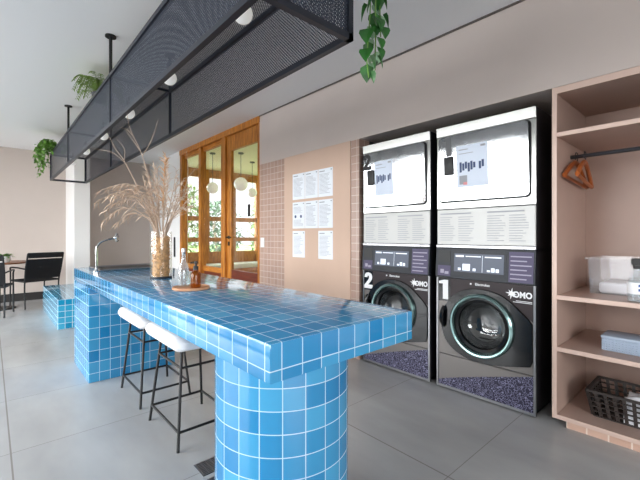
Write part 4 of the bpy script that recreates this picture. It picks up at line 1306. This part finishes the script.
def chair(loc, rz, lb):
    """local: faces +Y, rear feet at y=-.24"""
    t = thing('woven_armchair', lb, 'chair', loc, rz, 'dark woven armchairs at the cafe table')
    hw = .25
    for sx in (-1, 1):
        mb = MB(); mb.tube(smoothpath([(sx * hw, -.25, 0), (sx * hw, -.23, .25), (sx * hw, -.235, .44), (sx * (hw + .01), -.29, .66), (sx * (hw + .01), -.36, .90)], 4), .012, 8); mb.build('rear_leg', M['black'], t)
        mb = MB(); mb.tube([(sx * hw, .25, 0), (sx * hw, .235, .44)], .012, 8); mb.build('front_leg', M['black'], t)
        mb = MB(); mb.tube(smoothpath([(sx * (hw + .01), -.29, .65), (sx * (hw + .025), -.05, .665), (sx * (hw + .02), .18, .66), (sx * hw, .235, .60), (sx * hw, .237, .44)], 5), .012, 8); mb.build('armrest', M['black'], t)
    mb = MB()
    mb.tube([(-hw, .235, .44), (hw, .235, .44)], .012, 8); mb.tube([(-hw, -.235, .44), (hw, -.235, .44)], .012, 8)
    for sx in (-1, 1): mb.tube([(sx * hw, -.235, .44), (sx * hw, .235, .44)], .012, 8)
    for k in range(24):
        y = -.225 + .45 * k / 23
        mb.tube([(-hw, y, .45), (hw, y, .45)], .0075, 5)
    mb.build('seat', M['cord'], t)
    mb = MB(); mb.tube([(-hw - .01, -.36, .90), (hw + .01, -.36, .90)], .014, 8)
    for k in range(26):
        f = k / 25
        if .80 < f < .86: continue
        y = -.25 - .105 * f; z = .49 + .39 * f
        mb.tube([(-hw - .008, y, z), (-hw * .4, y - .012, z), (hw * .4, y - .012, z), (hw + .008, y, z)], .0088, 5)
    mb.build('backrest', M['cord'], t)
    return t
c1 = chair((.57, 7.90, 0), R(20), 'dark woven armchair right of the cafe table, beside the turquoise bench')
dup(c1, (-.03, 7.32, 0), R(-14), label='dark woven armchair in front of the cafe table, cut off at the left edge')

# ------------------------------------------------------------------ camera, light
cam = bpy.data.cameras.new('camera'); co = bpy.data.objects.new('camera', cam); C.objects.link(co)
co.location = (0, 0, 1.2); co.rotation_euler = (R(90), 0, R(-41.8))
cam.sensor_width = 36; cam.lens = 36 * 369 / 640; cam.shift_y = -5 / 640
cam.clip_start = .05
bpy.context.scene.camera = co

wd = bpy.data.worlds.new('World'); bpy.context.scene.world = wd; wd.use_nodes = True
nt = wd.node_tree; bg = nt.nodes['Background']
# overcast sky, brightest on the side the windows face
tc = N(nt, 'ShaderNodeTexCoord'); sp = N(nt, 'ShaderNodeSeparateXYZ'); L(nt, tc.outputs['Generated'], sp.inputs[0])
mr = N(nt, 'ShaderNodeMapRange'); mr.interpolation_type = 'SMOOTHSTEP'
mr.inputs['From Min'].default_value = -0.15; mr.inputs['From Max'].default_value = 0.35
mr.inputs['To Min'].default_value = 11.0; mr.inputs['To Max'].default_value = 1.5
L(nt, sp.outputs[0], mr.inputs['Value']); L(nt, mr.outputs['Result'], bg.inputs['Strength'])
bg.inputs['Color'].default_value = (0.95, 0.98, 1.0, 1)

def portal(name, loc, rot, sx, sy):
    l = bpy.data.lights.new(name, 'AREA'); l.shape = 'RECTANGLE'; l.size = sx; l.size_y = sy
    l.cycles.is_portal = True
    o = bpy.data.objects.new(name, l); C.objects.link(o); o.location = loc; o.rotation_euler = rot
portal('front_fill_portal', ((FW0 + FW1) / 2, FY + .02, (FZ0 + FZ1) / 2), (R(90), 0, 0), FW1 - FW0, FZ1 - FZ0)  # guides sky light through the added front opening
for i in range(4):
    y = (edges[i] + edges[i + 1]) / 2
    portal('window_portal', (LX - .04, y, 1.39), (0, R(-90), 0), 2.5, 1.62)
portal('annex_portal', (4.8, AY1 - .02, 1.7), (R(-90), 0, 0), 4.0, 2.2)
portal('annex_side_fill_portal', (AX1 + .15, 6.8, 1.5), (0, R(90), 0), 2.9, 5.2)  # sky light through the added side window

sc = bpy.context.scene
sc.view_settings.view_transform = 'Standard'; sc.view_settings.look = 'None'
sc.view_settings.gamma = 1.0; sc.view_settings.use_curve_mapping = False
sc.view_settings.exposure = 0.27
sc.cycles.use_denoising = True
sc.cycles.max_bounces = 10; sc.cycles.diffuse_bounces = 5; sc.cycles.glossy_bounces = 5
sc.cycles.transparent_max_bounces = 16; sc.cycles.transmission_bounces = 6
sc.cycles.caustics_reflective = False; sc.cycles.caustics_refractive = False
sc.cycles.sample_clamp_indirect = 6.0
